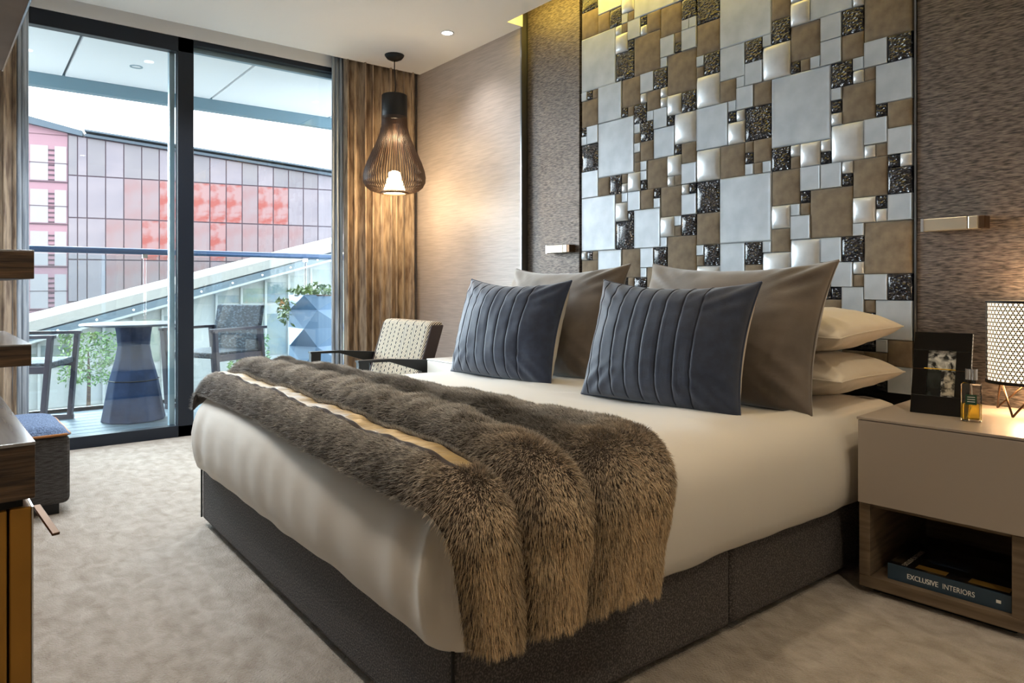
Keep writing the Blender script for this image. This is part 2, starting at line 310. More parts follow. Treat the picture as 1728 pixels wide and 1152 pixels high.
def tile_mesh(n, k):
    """Padded square in the XZ plane, face towards -Y: flat seat, domed front and a stitched rim on the flat leather."""
    m_, lift, dome = KIND[k]
    W = n*U/2-0.0009; H = n*UZ/2-0.0009; b = MB(); base = 0.004 + lift + 0.0015*((n*7) % 3)
    g = [-1, -0.965, -0.88, -0.62, 0, 0.62, 0.88, 0.965, 1] if n > 1 else [-1, -0.9, -0.6, 0, 0.6, 0.9, 1]
    d_ = dome*(0.62 if n == 1 else (0.85 if n == 2 else 1.0))
    N = len(g)
    def hgt(a, c_):
        e = max(abs(a), abs(c_))
        if k == 'L':
            return base + (0.0 if e > 0.99 else (0.0028 if e < 0.9 else 0.0035)) + 0.0
        q = (1-a**4)*(1-c_**4)
        return base + d_*(q**0.55)
    vs = [(g[i]*W, -hgt(g[i], g[j]), g[j]*H) for i in range(N) for j in range(N)]
    fs = [(i*N+j, (i+1)*N+j, (i+1)*N+j+1, i*N+j+1) for i in range(N-1) for j in range(N-1)]
    per = [(i, 0) for i in range(N)] + [(N-1, j) for j in range(1, N)] + [(i, N-1) for i in range(N-2, -1, -1)] + [(0, j) for j in range(N-2, 0, -1)]
    o0 = len(vs)
    for (i, j) in per: vs.append((g[i]*W, 0.013, g[j]*H))
    for q in range(len(per)):
        a = per[q]; a2 = per[(q+1) % len(per)]
        fs.append((a[0]*N+a[1], o0+q, o0+(q+1) % len(per), a2[0]*N+a2[1]))
    b.add(vs, fs); return b
TM = {}
def tile_at(c, r, n): return Vector((TX0+(c+n/2)*U, TY, TZ0-(r+n/2)*UZ)) - HO
for s_ in VIS.split():
    c_, r_, q_ = s_.split(','); n_ = int(q_[:-1]); k_ = q_[-1]; c_ = int(c_); r_ = int(r_)
    if (n_, k_) not in TM:
        o = tile_mesh(n_, k_).build('tile', KIND[k_][0], hb, smooth=(k_ != 'L')); TM[(n_, k_)] = o
        o.location = tile_at(c_, r_, n_)
    else:
        o = share(TM[(n_, k_)], 'tile', hb, tile_at(c_, r_, n_))
    if k_ == 'D': o.rotation_euler = (0, 0, 0)
hid = {}
for s_ in HID.split():
    c_, r_, q_ = s_.split(','); n_ = int(q_[:-1]); k_ = q_[-1]
    t_ = tile_mesh(n_, k_); p_ = tile_at(int(c_), int(r_), n_)
    hid.setdefault(k_, MB()).add([(v[0]+p_.x, v[1]+p_.y, v[2]+p_.z) for v in t_.v], t_.f)
for k_, b_ in hid.items():
    o = b_.build('tiles_rest', KIND[k_][0], hb, smooth=(k_ != 'L')); o['kind'] = 'stuff'

# ------------------------------------------------------------------ reading lights on the fabric panels
def sconce(x0, label):
    t = thing('wall_light', (x0, 2.945, 1.212), label, 'wall light', group='reading lights beside the headboard')
    MB().box(0.0, 0.155, -0.052, -0.012, 0, 0.048).build('housing', 'satin_nickel', t, bevel=0.003)
    MB().box(0.158, 0.19, -0.052, -0.012, 0, 0.048).build('swivel_end', 'satin_nickel', t, bevel=0.003)
    MB().box(0.19, 0.212, -0.05, 0.0, 0.001, 0.047).build('bracket', 'bronze', t, bevel=0.002)
    MB().box(0.02, 0.19, -0.012, 0.0, 0.008, 0.040).build('wall_plate', 'bronze', t)
    MB().box(-0.002, 0.008, -0.054, -0.010, -0.001, 0.049).build('end_cap', 'chrome', t)
    return t
sconce(-1.150, 'flat brushed metal reading light on the brown fabric panel above the table lamp')
sconce(-3.355, 'flat brushed metal reading light on the grey fabric panel above the far cushions')

# ------------------------------------------------------------------ ceiling lights
def downlight(x, y, label, energy=16.0, col=(1.0, 0.94, 0.86), lit=True):
    t = thing('ceiling_light', (x, y, CEIL), label, 'ceiling light', group='recessed ceiling spotlights')
    MB().lathe([(0.036, -0.004), (0.045, -0.006), (0.045, 0.0)], 24, cap=False).build('rim', 'fascia', t, smooth=True)
    MB().lathe([(0.001, -0.0015), (0.036, -0.002)], 24, cap=False).build('lens', 'led_white', t)
    l = lamp('spot_source', 'SPOT', (0, 0, -0.03), energy, col, 0.05, spot=math.radians(118), blend=1.0); l.parent = t
    return t
downlight(-4.0, 2.567, 'small round recessed spotlight in the ceiling near the pendant', 18)
for (x, y, e, lab) in [(-4.0, 0.35, 84, 'added unseen fill spotlight over the carpet in front of the left curtain'), (-4.25, 1.1, 84, 'added unseen fill spotlight over the carpet before the glazed door'),
                       (-3.3, 0.15, 55, 'added unseen fill spotlight over the walkway past the foot of the bed'), (-1.6, 0.2, 40, 'added unseen fill spotlight over the near foot corner of the bed'),
                       (-0.35, 2.30, 20, 'added unseen fill spotlight over the table lamp side of the bedside cabinet'), (0.5, 1.2, 46, 'added unseen fill spotlight over the bare carpet right of the bed'),
                       (-1.7, 1.75, 16, 'added unseen fill spotlight over the middle of the bed')]:
    downlight(x, y, lab, e, (0.84, 0.92, 1.0) if x < -3 else (1.0, 0.84, 0.62))  # unseen fill spots added to brighten the room; cool ones stand in for daylight

# ------------------------------------------------------------------ pendant
pd = thing('pendant_lamp', (-4.63, 2.507, CEIL), 'black slatted teardrop pendant lamp glowing in front of the curtain', 'pendant lamp')
MB().lathe([(0.002, -0.042), (0.03, -0.04), (0.055, -0.028), (0.07, -0.008), (0.072, 0.0)], 32).build('canopy', 'black_paint', pd, smooth=True)
MB().tube([(0, 0, -0.04), (0.001, 0, -0.14), (0.012, 0.004, -0.22), (0.008, 0.002, -0.265), (-0.012, 0, -0.285), (-0.02, 0, -0.30)], 0.004, 8).build('cable', 'black_paint', pd, smooth=True)
MB().lathe([(0.0, -0.296), (0.088, -0.296), (0.094, -0.302), (0.094, -0.48), (0.088, -0.488), (0.08, -0.488)], 40, cap=False).build('neck', 'black_paint', pd, smooth=True, bevel=0)
prof = [(-0.46, 0.094), (-0.53, 0.097), (-0.60, 0.114), (-0.67, 0.143), (-0.74, 0.176), (-0.80, 0.203), (-0.86, 0.223), (-0.905, 0.231), (-0.945, 0.228), (-0.98, 0.210), (-1.005, 0.180), (-1.018, 0.140), (-1.022, 0.095)]
sl = MB(); wS = 0.0025
vs = []; fs = []
for i, (z, r) in enumerate(prof):
    ww = wS*(1.0 if i > 2 else 1.0)
    vs += [(r, -ww, z), (r, ww, z), (r-0.006, ww, z), (r-0.006, -ww, z)]
for i in range(len(prof)-1):
    for k in range(4): fs.append((i*4+k, i*4+(k+1) % 4, (i+1)*4+(k+1) % 4, (i+1)*4+k))
s0 = sl.add(vs, fs).build('slat', 'slat_wood', pd)
NS = 72
for k in range(1, NS): share(s0, 'slat', pd, rot=(0, 0, 2*PI*k/NS))
MB().lathe([(0.082, -1.030), (0.098, -1.030), (0.098, -1.010), (0.082, -1.010), (0.082, -1.030)], 40, cap=False).build('bottom_ring', 'bronze', pd, smooth=False)
MB().lathe([(0.001, -1.022), (0.080, -1.022), (0.080, -1.005), (0.060, -0.945), (0.040, -0.87), (0.02, -0.86)], 32).build('diffuser', 'pendant_glow', pd, smooth=True)
l = lamp('pendant_bulb', 'POINT', (0, 0, -0.93), 6, (1.0, 0.72, 0.42), 0.06); l.parent = pd
bpy.data.lights['pendant_bulb'].shadow_soft_size = 0.088
l.location = (0, 0, -1.12)
l2 = lamp('pendant_uplight', 'POINT', (0, 0, -0.62), 5, (1.0, 0.72, 0.42), 0.03); l2.parent = pd

# ------------------------------------------------------------------ bed
BX0, BX1, BY0, BY1 = -3.135, -1.20, 0.785, 2.93
bed = thing('bed', ((BX0+BX1)/2, BY0, 0), 'king bed with a charcoal woven upholstered base and cream bedding', 'bed')
BO = Vector(((BX0+BX1)/2, BY0, 0))
L_ = BY1-BY0; Wd = (BX1-BX0)/2
MB().box(-Wd+0.05, Wd-0.05, 0.05, L_, 0.0, 0.03).build('plinth', 'black_gap', bed)
ys = [0.0, 0.955, L_]
for i in range(2):
    y0, y1 = ys[i], ys[i+1]-0.004
    MB().box(-Wd, -0.002 if False else Wd, y0, y1, 0.022, 0.262).build('base_section', 'bed_cloth', bed, bevel=0.018, seg=3)
# corner seams of the base
for sx in (-1, 1):
    MB().tube([(sx*(Wd-0.001), -0.001, 0.03), (sx*(Wd-0.001), -0.001, 0.255)], 0.004, 6).build('corner_seam', 'black_gap', bed)
MB().box(-Wd+0.03, Wd-0.03, 0.03, L_-0.02, 0.255, 0.52).build('mattress', 'duvet_cotton', bed, bevel=0.05, seg=3)
# duvet: closed rounded shell over the mattress
DX0, DX1, DY0, DY1 = -3.165-BO.x, -1.165-BO.x, 0.748-BO.y, 2.90-BO.y
def rrect(n, rad):
    pts = []; per = []
    x0, x1, y0, y1 = DX0, DX1, DY0, DY1
    segs = [((x0+rad, y0), (x1-rad, y0)), None, ((x1, y0+rad), (x1, y1-0.03)), None]
    def line(a, b, k): return [(a[0]+(b[0]-a[0])*i/k, a[1]+(b[1]-a[1])*i/k) for i in range(k)]
    def arc(c, r, a0, k): return [(c[0]+r*math.cos(a0+PI/2*i/k), c[1]+r*math.sin(a0+PI/2*i/k)) for i in range(k)]
    pts += line((x0+rad, y0), (x1-rad, y0), 70); pts += arc((x1-rad, y0+rad), rad, -PI/2, 14)
    pts += line((x1, y0+rad), (x1, y1-rad), 70); pts += arc((x1-rad, y1-rad), rad, 0, 14)
    pts += line((x1-rad, y1), (x0+rad, y1), 60); pts += arc((x0+rad, y1-rad), rad, PI/2, 14)
    pts += line((x0, y1-rad), (x0, y0+rad), 60); pts += arc((x0+rad, y0+rad), rad, PI, 14)
    return pts
B = rrect(0, 0.10); nB = len(B); cx_, cy_ = (DX0+DX1)/2, (DY0+DY1)/2
rings = [(0.050, 0.262), (0.022, 0.250), (0.006, 0.262), (-0.006, 0.30), (-0.013, 0.35), (-0.014, 0.40), (-0.008, 0.445), (0.004, 0.485), (0.024, 0.520), (0.054, 0.546), (0.095, 0.562), (0.15, 0.570)]
vs = []; fs = []
def dn(i):
    a = Vector(B[(i+1) % nB]) - Vector(B[i-1]); nn = Vector((a.y, -a.x)); nn.normalize(); return nn
def wr(x, y, z): return 0.012*nz3(x*3.1, y*3.1, z*2.0) + 0.006*nz3(x*8, y*8, z*3)
for (ins, z) in rings:
    for i, p in enumerate(B):
        n2 = dn(i); side = max(0.0, 1-abs(z-0.40)/0.17)
        # vertical gathers, stronger at the corners
        cd = min((Vector(p)-Vector(q)).length for q in ((DX0, DY0), (DX1, DY0)))
        g = 0.010*side*math.sin(i*0.9+2*nz3(p[0]*2, p[1]*2, 0))*max(0.15, 1-cd/0.35) + 0.010*nz3(p[0]*2.2, p[1]*2.2, z*2)
        q = Vector(p) - n2*(ins-g)
        hem = 0.012*nz3(p[0]*6, p[1]*6, 7) if z < 0.28 else 0
        vs.append((q.x, q.y, z + hem + (wr(p[0], p[1], z)*0.5 if z > 0.5 else 0)))
for f_ in (0.18, 0.28, 0.40, 0.52, 0.64, 0.76, 0.88, 0.97):
    for i, p in enumerate(B):
        x = p[0] + (cx_-p[0])*f_; y = p[1] + (cy_-p[1])*f_
        vs.append((x, y, 0.572 + wr(x, y, 1.0)))
R_ = len(rings)+8
for k in range(R_-1):
    for i in range(nB): fs.append((k*nB+i, k*nB+(i+1) % nB, (k+1)*nB+(i+1) % nB, (k+1)*nB+i))
fs.append(tuple((R_-1)*nB+i for i in range(nB)))
MB().add(vs, fs).build('duvet', 'duvet_cotton', bed, smooth=True)

# ------------------------------------------------------------------ pillows and cushions
def pillow_parts(wd, ht, th, n=44, kx=0.085, ky=0.165, kb=0.10, pinch=0.44, pleats=None, wrk=0.006, seed=0):
    """front and back skins plus edge loop; local x right, y up, z to the front"""
    def P(u, v, s):
        au, av = 1-u*u, 1-v*v
        x = wd/2*u*(1-kx*av*u*u); y = ht/2*v*(1-(ky if v > 0 else ky*kb)*au*v*v)
        t = th/2*(max(0, au)*max(0, av))**pinch
        e = min(1, t/(th*0.5)+0.05)
        # creases running in from the corners
        cr = (abs(u)*abs(v))**1.5
        ang = math.atan2(abs(v)*ht, abs(u)*wd)
        t += wrk*1.6*cr*math.sin(ang*34+seed)*(1-max(abs(u), abs(v))**6)*1.5
        t += wrk*nz3(u*2.3+seed, v*2.3, s)*e*1.6 + wrk*0.6*nz3(u*6+seed, v*6, s)*e
        if pleats and s > 0:
            for q in pleats:
                dq = (u-q)/0.010
                t -= 0.0065*math.exp(-dq*dq)*e
                if 0 < (u-q) < 0.06: t += 0.0028*(1-(u-q)/0.06)*e
        return (x, y, s*max(t, 0.0) if t > 0 else 0.0)
    if pleats:
        us = sorted(set([-math.cos(PI*i/n) for i in range(n+1)] + [q+d for q in pleats for d in (-0.022, -0.011, -0.004, 0.004, 0.011, 0.03, 0.058)]))
    else: us = [-math.cos(PI*i/n) for i in range(n+1)]
    vv = [-math.cos(PI*i/n) for i in range(n+1)]
    res = []
    for s in (1, -1):
        nu, nv = len(us), len(vv)
        v_ = [P(u, v, s) for u in us for v in vv]
        f_ = [(i*nv+j, (i+1)*nv+j, (i+1)*nv+j+1, i*nv+j+1) for i in range(nu-1) for j in range(nv-1)]
        if s < 0: f_ = [tuple(reversed(q)) for q in f_]
        res.append(MB().add(v_, f_))
    loop = [P(u, -1, 1) for u in us] + [P(1, v, 1) for v in vv[1:]] + [P(u, 1, 1) for u in us[::-1][1:]] + [P(-1, v, 1) for v in vv[::-1][1:-1]]
    return res, [(p[0], p[1], 0) for p in loop]
def cushion(name, loc, wd, ht, th, lean, yaw, roll, m1, m2, mp, label, cat, group=None, **k):
    """stands on its lower edge at loc, leaning back by lean"""
    t = thing(name, loc, label, cat, group=group)
    t.matrix_world = Matrix.Translation(loc) @ Matrix.Rotation(yaw, 4, 'Z') @ Matrix.Rotation(PI/2-lean, 4, 'X') @ Matrix.Rotation(roll, 4, 'Z')
    (fr, bk), loop = pillow_parts(wd, ht, th, **k)
    off = ht/2*0.97
    for b in (fr, bk): b.v = [(p[0], p[1]+off, p[2]) for p in b.v]
    fc = fr.build('front_cover', m1, t, smooth=True); bk.build('back_cover', m2, t, smooth=True)
    for q in (k.get('pleats') or []):
        nv_ = k.get('n', 44)+1; cols_ = {}
        for p in fr.v:
            cols_.setdefault(p[1], None)
        line = sorted([p for p in fr.v if abs(p[0]/(wd/2)-q) < 0.20], key=lambda p: p[1])
        us_ = sorted(set([-math.cos(PI*i/44) for i in range(45)] + [a+d for a in k['pleats'] for d in (-0.022, -0.011, -0.004, 0.004, 0.011, 0.03, 0.058)]))
        iu = min(range(len(us_)), key=lambda i: abs(us_[i]-(q-0.011)))
        col_ = fr.v[iu*45:(iu+1)*45][3:-3]
        MB().tube([(p[0], p[1], p[2]+0.0004) for p in col_], 0.0011, 5).build('stitch_line', 'navy_thread', fc)
    if mp: MB().tube([(p[0], p[1]+off, p[2]) for p in loop], 0.0042, 6, closed=True).build('piping', mp, t, smooth=True)
    return t
PL = [-0.86, -0.66, -0.46, -0.26, -0.06, 0.14, 0.34, 0.54]
cushion('cushion', (-1.70, 1.985, 0.575), 0.68, 0.475, 0.25, math.radians(17), math.radians(7), math.radians(-1), 'navy_cloth', 'linen_back', 'navy_cloth',
        'navy blue pleated cushion standing in front of the near grey velvet cushion', 'cushion', 'navy pleated cushions', pleats=PL, seed=1)
cushion('cushion', (-2.655, 1.985, 0.575), 0.68, 0.485, 0.25, math.radians(16), math.radians(7), math.radians(-1), 'navy_cloth', 'linen_back', 'navy_cloth',
        'navy blue pleated cushion standing in front of the far grey velvet cushion', 'cushion', 'navy pleated cushions', pleats=PL, seed=4)
cushion('cushion', (-1.655, 2.245, 0.575), 0.82, 0.565, 0.25, math.radians(20), math.radians(3), math.radians(-0.5), 'grey_velvet', 'grey_velvet', 'grey_velvet',
        'large grey brown velvet cushion leaning on the white pillows, nearest the table lamp', 'cushion', 'grey velvet cushions', seed=7, wrk=0.009)
cushion('cushion', (-2.64, 2.245, 0.575), 0.82, 0.57, 0.25, math.radians(20), math.radians(2), math.radians(0.5), 'grey_velvet', 'grey_velvet', 'grey_velvet',
        'large grey brown velvet cushion behind the far navy cushion', 'cushion', 'grey velvet cushions', seed=12, wrk=0.009)
def bed_pillow(loc, label, seed, tilt=0.0):
    t = thing('pillow', loc, label, 'pillow', group='white sleeping pillows')
    t.rotation_euler = (tilt, 0, 0)
    (a, b), loop = pillow_parts(0.78, 0.50, 0.185, kx=0.06, ky=0.06, kb=1.0, pinch=0.42, seed=seed, wrk=0.008)
    a.build('upper_side', 'pillow_cotton', t, smooth=True); b.build('under_side', 'pillow_cotton', t, smooth=True)
    MB().tube(loop, 0.003, 5, closed=True).build('edge_seam', 'pillow_cotton', t, smooth=True)
    return t
bed_pillow((-1.60, 2.645, 0.668), 'lower white pillow lying flat on the bed near the photo frame', 3)
bed_pillow((-1.61, 2.655, 0.832), 'upper white pillow of the stack behind the near velvet cushion', 9, math.radians(3))
bed_pillow((-2.62, 2.645, 0.668), 'lower white pillow hidden behind the far velvet cushion', 15)
bed_pillow((-2.62, 2.655, 0.832), 'upper white pillow hidden behind the far velvet cushion', 21)
# ------------------------------------------------------------------ fur throw
throw = thing('fur_throw', (-2.1, 1.1, 0.58), 'brown and grey faux fur throw folded in rolls across the foot of the bed', 'throw')
TO = np.array([-2.1, 1.1, 0.58])
ROLL = [(0.135, 0.128, 0.056), (0.370, 0.135, 0.108), (0.640, 0.128, 0.090), (0.88, 0.120, 0.060)]
ROLLH = [(0.105, 0.125, 0.045), (0.375, 0.150, 0.075), (0.770, 0.255, 0.062)]
def prof_v(v, rolls):
    h = np.full_like(v, 0.012)
    for c, wd, a in rolls:
        d = np.clip(np.abs(v-c)/wd, 0, 1); h = np.maximum(h, 0.012 + a*np.sqrt(np.clip(1-d**2.2, 0, 1)))
    return h
def vnoise(x, y, s):
    return (np.sin(x*3.1+s)*np.cos(y*2.3+s*1.7) + 0.5*np.sin(x*7.3+y*5.1+s*2.1) + 0.3*np.sin(x*15.7-y*9.3+s))/1.8
def throw_pt(s, v):
    """s: 0 at the far side of the bed .. 1 at the lower hem on the near side; v: 0 foot edge .. 1 head edge (numpy arrays)"""
    s = np.asarray(s, float); v = np.asarray(v, float)
    A, Bc, Cc = 0.08, 2.06, 0.150; T = (A+Bc+Cc)           # droop at far side, top, hang
    q = s*T
    R = 0.10
    x = np.empty_like(q); z = np.empty_like(q); nx = np.empty_like(q); nz_ = np.empty_like(q)
    xl, xr, zt = -3.175, -1.135, 0.578
    # far droop
    m0 = q < A
    a0 = np.clip((A-q)/A, 0, 1)
    x0 = xl+0.06 - 0.075*np.sin(a0*PI/2); z0 = zt-0.075*(1-np.cos(a0*PI/2))
    # top
    xe = xr-R; lt = xe-(xl+0.06)
    tq = np.clip((q-A)/lt, 0, 1)
    x1 = xl+0.06+lt*tq; z1 = np.full_like(q, zt)
    # corner arc
    la = R*PI/2; aq = np.clip((q-A-lt)/la, 0, 1)*PI/2
    x2 = xe+R*np.sin(aq); z2 = zt-R+R*np.cos(aq)
    # hang
    hq = np.clip(q-A-lt-la, 0, None)
    x3 = xr + 0.012*hq/0.2; z3 = zt-R-hq
    mt = (q >= A) & (q < A+lt); ma = (q >= A+lt) & (q < A+lt+la); mh = q >= A+lt+la
    x = np.where(m0, x0, np.where(mt, x1, np.where(ma, x2, x3))); z = np.where(m0, z0, np.where(mt, z1, np.where(ma, z2, z3)))
    nx = np.where(m0, -np.sin(a0*PI/2)*0.7, np.where(mt, 0, np.where(ma, np.sin(aq), 1.0)))
    nz_ = np.where(m0, np.cos(a0*PI/2)*0.7+0.3, np.where(mt, 1, np.where(ma, np.cos(aq), 0.0)))
    hang = np.clip((q-A-lt)/(la+0.2), 0, 1)
    top = 1-hang
    v2 = v + (0.018*np.sin(s*9+1.0) + 0.010*np.sin(s*23+v*4))*np.sin(PI*np.clip(v, 0, 1))
    hp = np.clip((q-A-lt+0.30)/0.42, 0, 1); hp = hp*hp*(3-2*hp)
    h = prof_v(v2, ROLL)*0.9*(1-hp) + prof_v(v2, ROLLH)*0.85*hp
    h = h*(1+0.16*vnoise(s*9, v*3, 1.3)) * (1-0.45*m0*a0)
    yf = 0.760 + 0.03*np.sin(s*5+0.6)*top - 0.0*hang; yb = 1.335 + 0.10*np.clip(s*1.25, 0, 1) - 0.16*hang
    y = yf + (yb-yf)*v
    # the outer rolls tuck down at the two long edges
    edge = np.clip((0.05-v)/0.05, 0, 1); edgeb = np.clip((v-0.95)/0.05, 0, 1)
    h = h*(1-0.75*edge**2)*(1-0.8*edgeb**2)
    droop = np.clip((0.10-v)/0.10, 0, 1)*0.030*top
    P = np.stack([x+nx*h, y - droop*0.5, z+nz_*h-droop], -1)
    wob = 0.012*vnoise(v*7, s*3, 4.0)*hang
    P[..., 0] += np.abs(wob)
    P[..., 2] += 0.016*vnoise(v*5, s*1, 2.0)*np.clip((s-0.93)/0.07, 0, 1)
    return P
NSs, NVv = 220, 150
S, V = np.meshgrid(np.linspace(0, 1, NSs+1), np.linspace(0, 1, NVv+1), indexing='ij')
G = throw_pt(S, V) - TO
SAT = (0.107, 0.187)
def sub_mesh(lo, hi, i0=0, i1=None):
    j0, j1 = int(round(lo*NVv)), int(round(hi*NVv)); g = G[i0:i1, j0:j1+1]; a, b = g.shape[:2]
    f_ = [(i*b+j, i*b+j+1, (i+1)*b+j+1, (i+1)*b+j) for i in range(a-1) for j in range(b-1)]
    return MB().add(g.reshape(-1, 3).tolist(), f_)
hide = sub_mesh(0, SAT[0]); g2 = sub_mesh(SAT[1], 1); hide.add(g2.v, g2.f)
IS = int(0.865*NSs); g2 = sub_mesh(SAT[0], SAT[1], IS); hide.add(g2.v, g2.f)
hide.build('pelt', 'fur_skin', throw, smooth=True, solid=0.006)
sub_mesh(SAT[0], SAT[1], 0, IS+1).build('satin_lining', 'satin', throw, smooth=True, solid=0.004)
# pile: ribbons grown from the pelt
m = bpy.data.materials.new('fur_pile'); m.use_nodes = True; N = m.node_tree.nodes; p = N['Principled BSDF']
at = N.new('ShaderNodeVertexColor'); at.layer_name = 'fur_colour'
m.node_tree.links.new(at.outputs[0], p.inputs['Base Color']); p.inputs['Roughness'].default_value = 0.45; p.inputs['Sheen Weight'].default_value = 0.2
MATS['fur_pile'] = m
NF = 460000
s_ = rng.uniform(0, 1, NF); v_ = rng.uniform(0, 1, NF)
k = ~((v_ > SAT[0]-0.012) & (v_ < SAT[1]+0.004) & (s_ < 0.86)); s_, v_ = s_[k], v_[k]; NF = len(s_)
e = 1e-3
P0 = throw_pt(s_, v_); Ps = throw_pt(np.clip(s_+e, 0, 1), v_)-throw_pt(np.clip(s_-e, 0, 1), v_); Pv = throw_pt(s_, np.clip(v_+e, 0, 1))-throw_pt(s_, np.clip(v_-e, 0, 1))
nrm = np.cross(Ps, Pv); nrm /= np.linalg.norm(nrm, axis=1, keepdims=True)+1e-12
hangw = np.clip((s_-0.80)/0.12, 0, 1)[:, None]
comb = (np.array([[0.25, -0.85, -0.25]])*(1-hangw) + np.array([[0.05, -0.15, -1.0]])*hangw)
comb = comb - nrm*np.sum(comb*nrm, 1, keepdims=True)*(0.35+0.65*hangw)
clump = np.stack([vnoise(s_*60, v_*18, 0.3), vnoise(s_*52, v_*21, 2.3), vnoise(s_*47, v_*17, 4.9)], -1)
d = nrm*(0.75-0.22*hangw) + comb*(0.55+0.30*hangw) + clump*(0.26-0.14*hangw) + rng.normal(0, 1, (NF, 3))*(0.16-0.06*hangw); d /= np.linalg.norm(d, axis=1, keepdims=True)
ln = rng.uniform(0.010, 0.021, NF)[:, None]
mid = P0 + d*ln*0.55; tip = P0 + d*ln + (comb*0.25)*ln
wv = np.cross(d, rng.normal(0, 1, (NF, 3))); wv /= np.linalg.norm(wv, axis=1, keepdims=True)
wv *= 0.0006
vt = np.stack([P0-wv, P0+wv, mid-wv*0.8, mid+wv*0.8, tip], 1) - TO
me = bpy.data.meshes.new('fur_pile')
me.vertices.add(NF*5); me.vertices.foreach_set('co', vt.reshape(-1).astype(np.float32))
idx = (np.arange(NF)*5)[:, None]
loops = np.concatenate([idx+np.array([[0, 1, 3, 2]]), idx+np.array([[2, 3, 4]])], 1).reshape(-1)
me.loops.add(NF*7); me.loops.foreach_set('vertex_index', loops.astype(np.int32))
me.polygons.add(NF*2)
ls = np.stack([np.arange(NF)*7, np.arange(NF)*7+4], 1).reshape(-1); me.polygons.foreach_set('loop_start', ls.astype(np.int32))
me.update(calc_edges=True); me.validate()
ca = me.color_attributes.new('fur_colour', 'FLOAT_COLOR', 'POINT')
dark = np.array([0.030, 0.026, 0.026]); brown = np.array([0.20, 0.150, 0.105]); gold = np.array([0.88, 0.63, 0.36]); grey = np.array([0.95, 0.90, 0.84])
band = np.zeros(NF)  # mink banding with crease shade put in: roll tops lighter, valleys darker
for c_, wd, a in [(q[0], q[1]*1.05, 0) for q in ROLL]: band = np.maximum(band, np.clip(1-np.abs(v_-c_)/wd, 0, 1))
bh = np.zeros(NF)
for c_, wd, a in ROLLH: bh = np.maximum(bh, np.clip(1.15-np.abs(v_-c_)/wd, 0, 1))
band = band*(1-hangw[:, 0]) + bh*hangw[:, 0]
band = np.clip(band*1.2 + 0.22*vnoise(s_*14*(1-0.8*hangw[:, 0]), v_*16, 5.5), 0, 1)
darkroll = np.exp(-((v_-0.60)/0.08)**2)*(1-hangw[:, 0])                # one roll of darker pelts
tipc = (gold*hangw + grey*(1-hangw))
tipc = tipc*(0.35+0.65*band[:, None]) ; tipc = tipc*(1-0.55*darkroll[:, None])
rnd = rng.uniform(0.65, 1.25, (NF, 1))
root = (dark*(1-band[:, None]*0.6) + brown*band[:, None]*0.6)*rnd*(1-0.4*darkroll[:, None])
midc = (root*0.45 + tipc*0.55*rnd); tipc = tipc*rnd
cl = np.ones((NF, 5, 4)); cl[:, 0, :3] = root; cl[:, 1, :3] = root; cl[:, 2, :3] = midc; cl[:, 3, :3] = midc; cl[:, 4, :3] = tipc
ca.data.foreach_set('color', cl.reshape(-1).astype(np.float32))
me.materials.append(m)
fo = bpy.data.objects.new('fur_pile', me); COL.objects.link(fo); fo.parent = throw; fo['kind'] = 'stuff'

# ------------------------------------------------------------------ near bedside cabinet
bs = thing('bedside_cabinet', (-1.112, 2.318, 0), 'taupe lacquered bedside cabinet with open wooden shelf below the drawer', 'cabinet', rz=math.radians(4.6))
BW, BD, DW = 0.452, 0.56, 0.57
MB().box(0.03, BW-0.03, 0.04, BD-0.02, 0.0, 0.02).build('plinth', 'black_gap', bs)
MB().box(0.0, BW, 0.0, BD, 0.02, 0.058).build('bottom_shelf', 'oak_grey', bs, bevel=0.0015)
MB().box(0.0, 0.034, 0.0, BD, 0.058, 0.292).build('side_panel', 'oak_grey', bs, bevel=0.0015)
MB().box(BW-0.034, BW, 0.0, BD, 0.058, 0.292).build('side_panel', 'oak_grey', bs, bevel=0.0015)
MB().box(0.034, BW-0.034, BD-0.015, BD, 0.058, 0.292).build('back_panel', 'oak_grey', bs)
MB().box(0.034, BW-0.034, 0.02, BD-0.015, 0.280, 0.292).build('shelf_ceiling', 'oak_grey', bs)
MB().box(0.0, DW, -0.002, BD, 0.296, 0.568).build('body', 'lacquer_taupe', bs, bevel=0.003)
MB().box(0.003, DW-0.003, -0.018, -0.003, 0.298, 0.566).build('drawer_front', 'lacquer_taupe', bs, bevel=0.002)
MB().box(-0.001, DW+0.001, -0.019, BD, 0.568, 0.576).build('top', 'lacquer_taupe', bs, bevel=0.0015)

def onbs(x, y, z=0.576):
    a = math.radians(4.6); return (-1.112+x*math.cos(a)-y*math.sin(a), 2.318+x*math.sin(a)+y*math.cos(a), z)
# far bedside cabinet
fb = thing('bedside_cabinet', (-3.575, 2.17, 0), 'white bedside cabinet on the far side of the bed beside the herringbone chair', 'cabinet')
MB().box(0.0, 0.385, 0.0, 0.56, 0.02, 0.29).build('base', 'oak_grey', fb, bevel=0.002)
MB().box(0.0, 0.385, 0.0, 0.56, 0.296, 0.568).build('body', 'lacquer_white', fb, bevel=0.003)
MB().box(0.003, 0.382, -0.018, -0.003, 0.298, 0.566).build('drawer_front', 'lacquer_white', fb, bevel=0.002)
MB().box(-0.001, 0.386, -0.02, 0.56, 0.568, 0.576).build('top', 'lacquer_white', fb, bevel=0.0015)

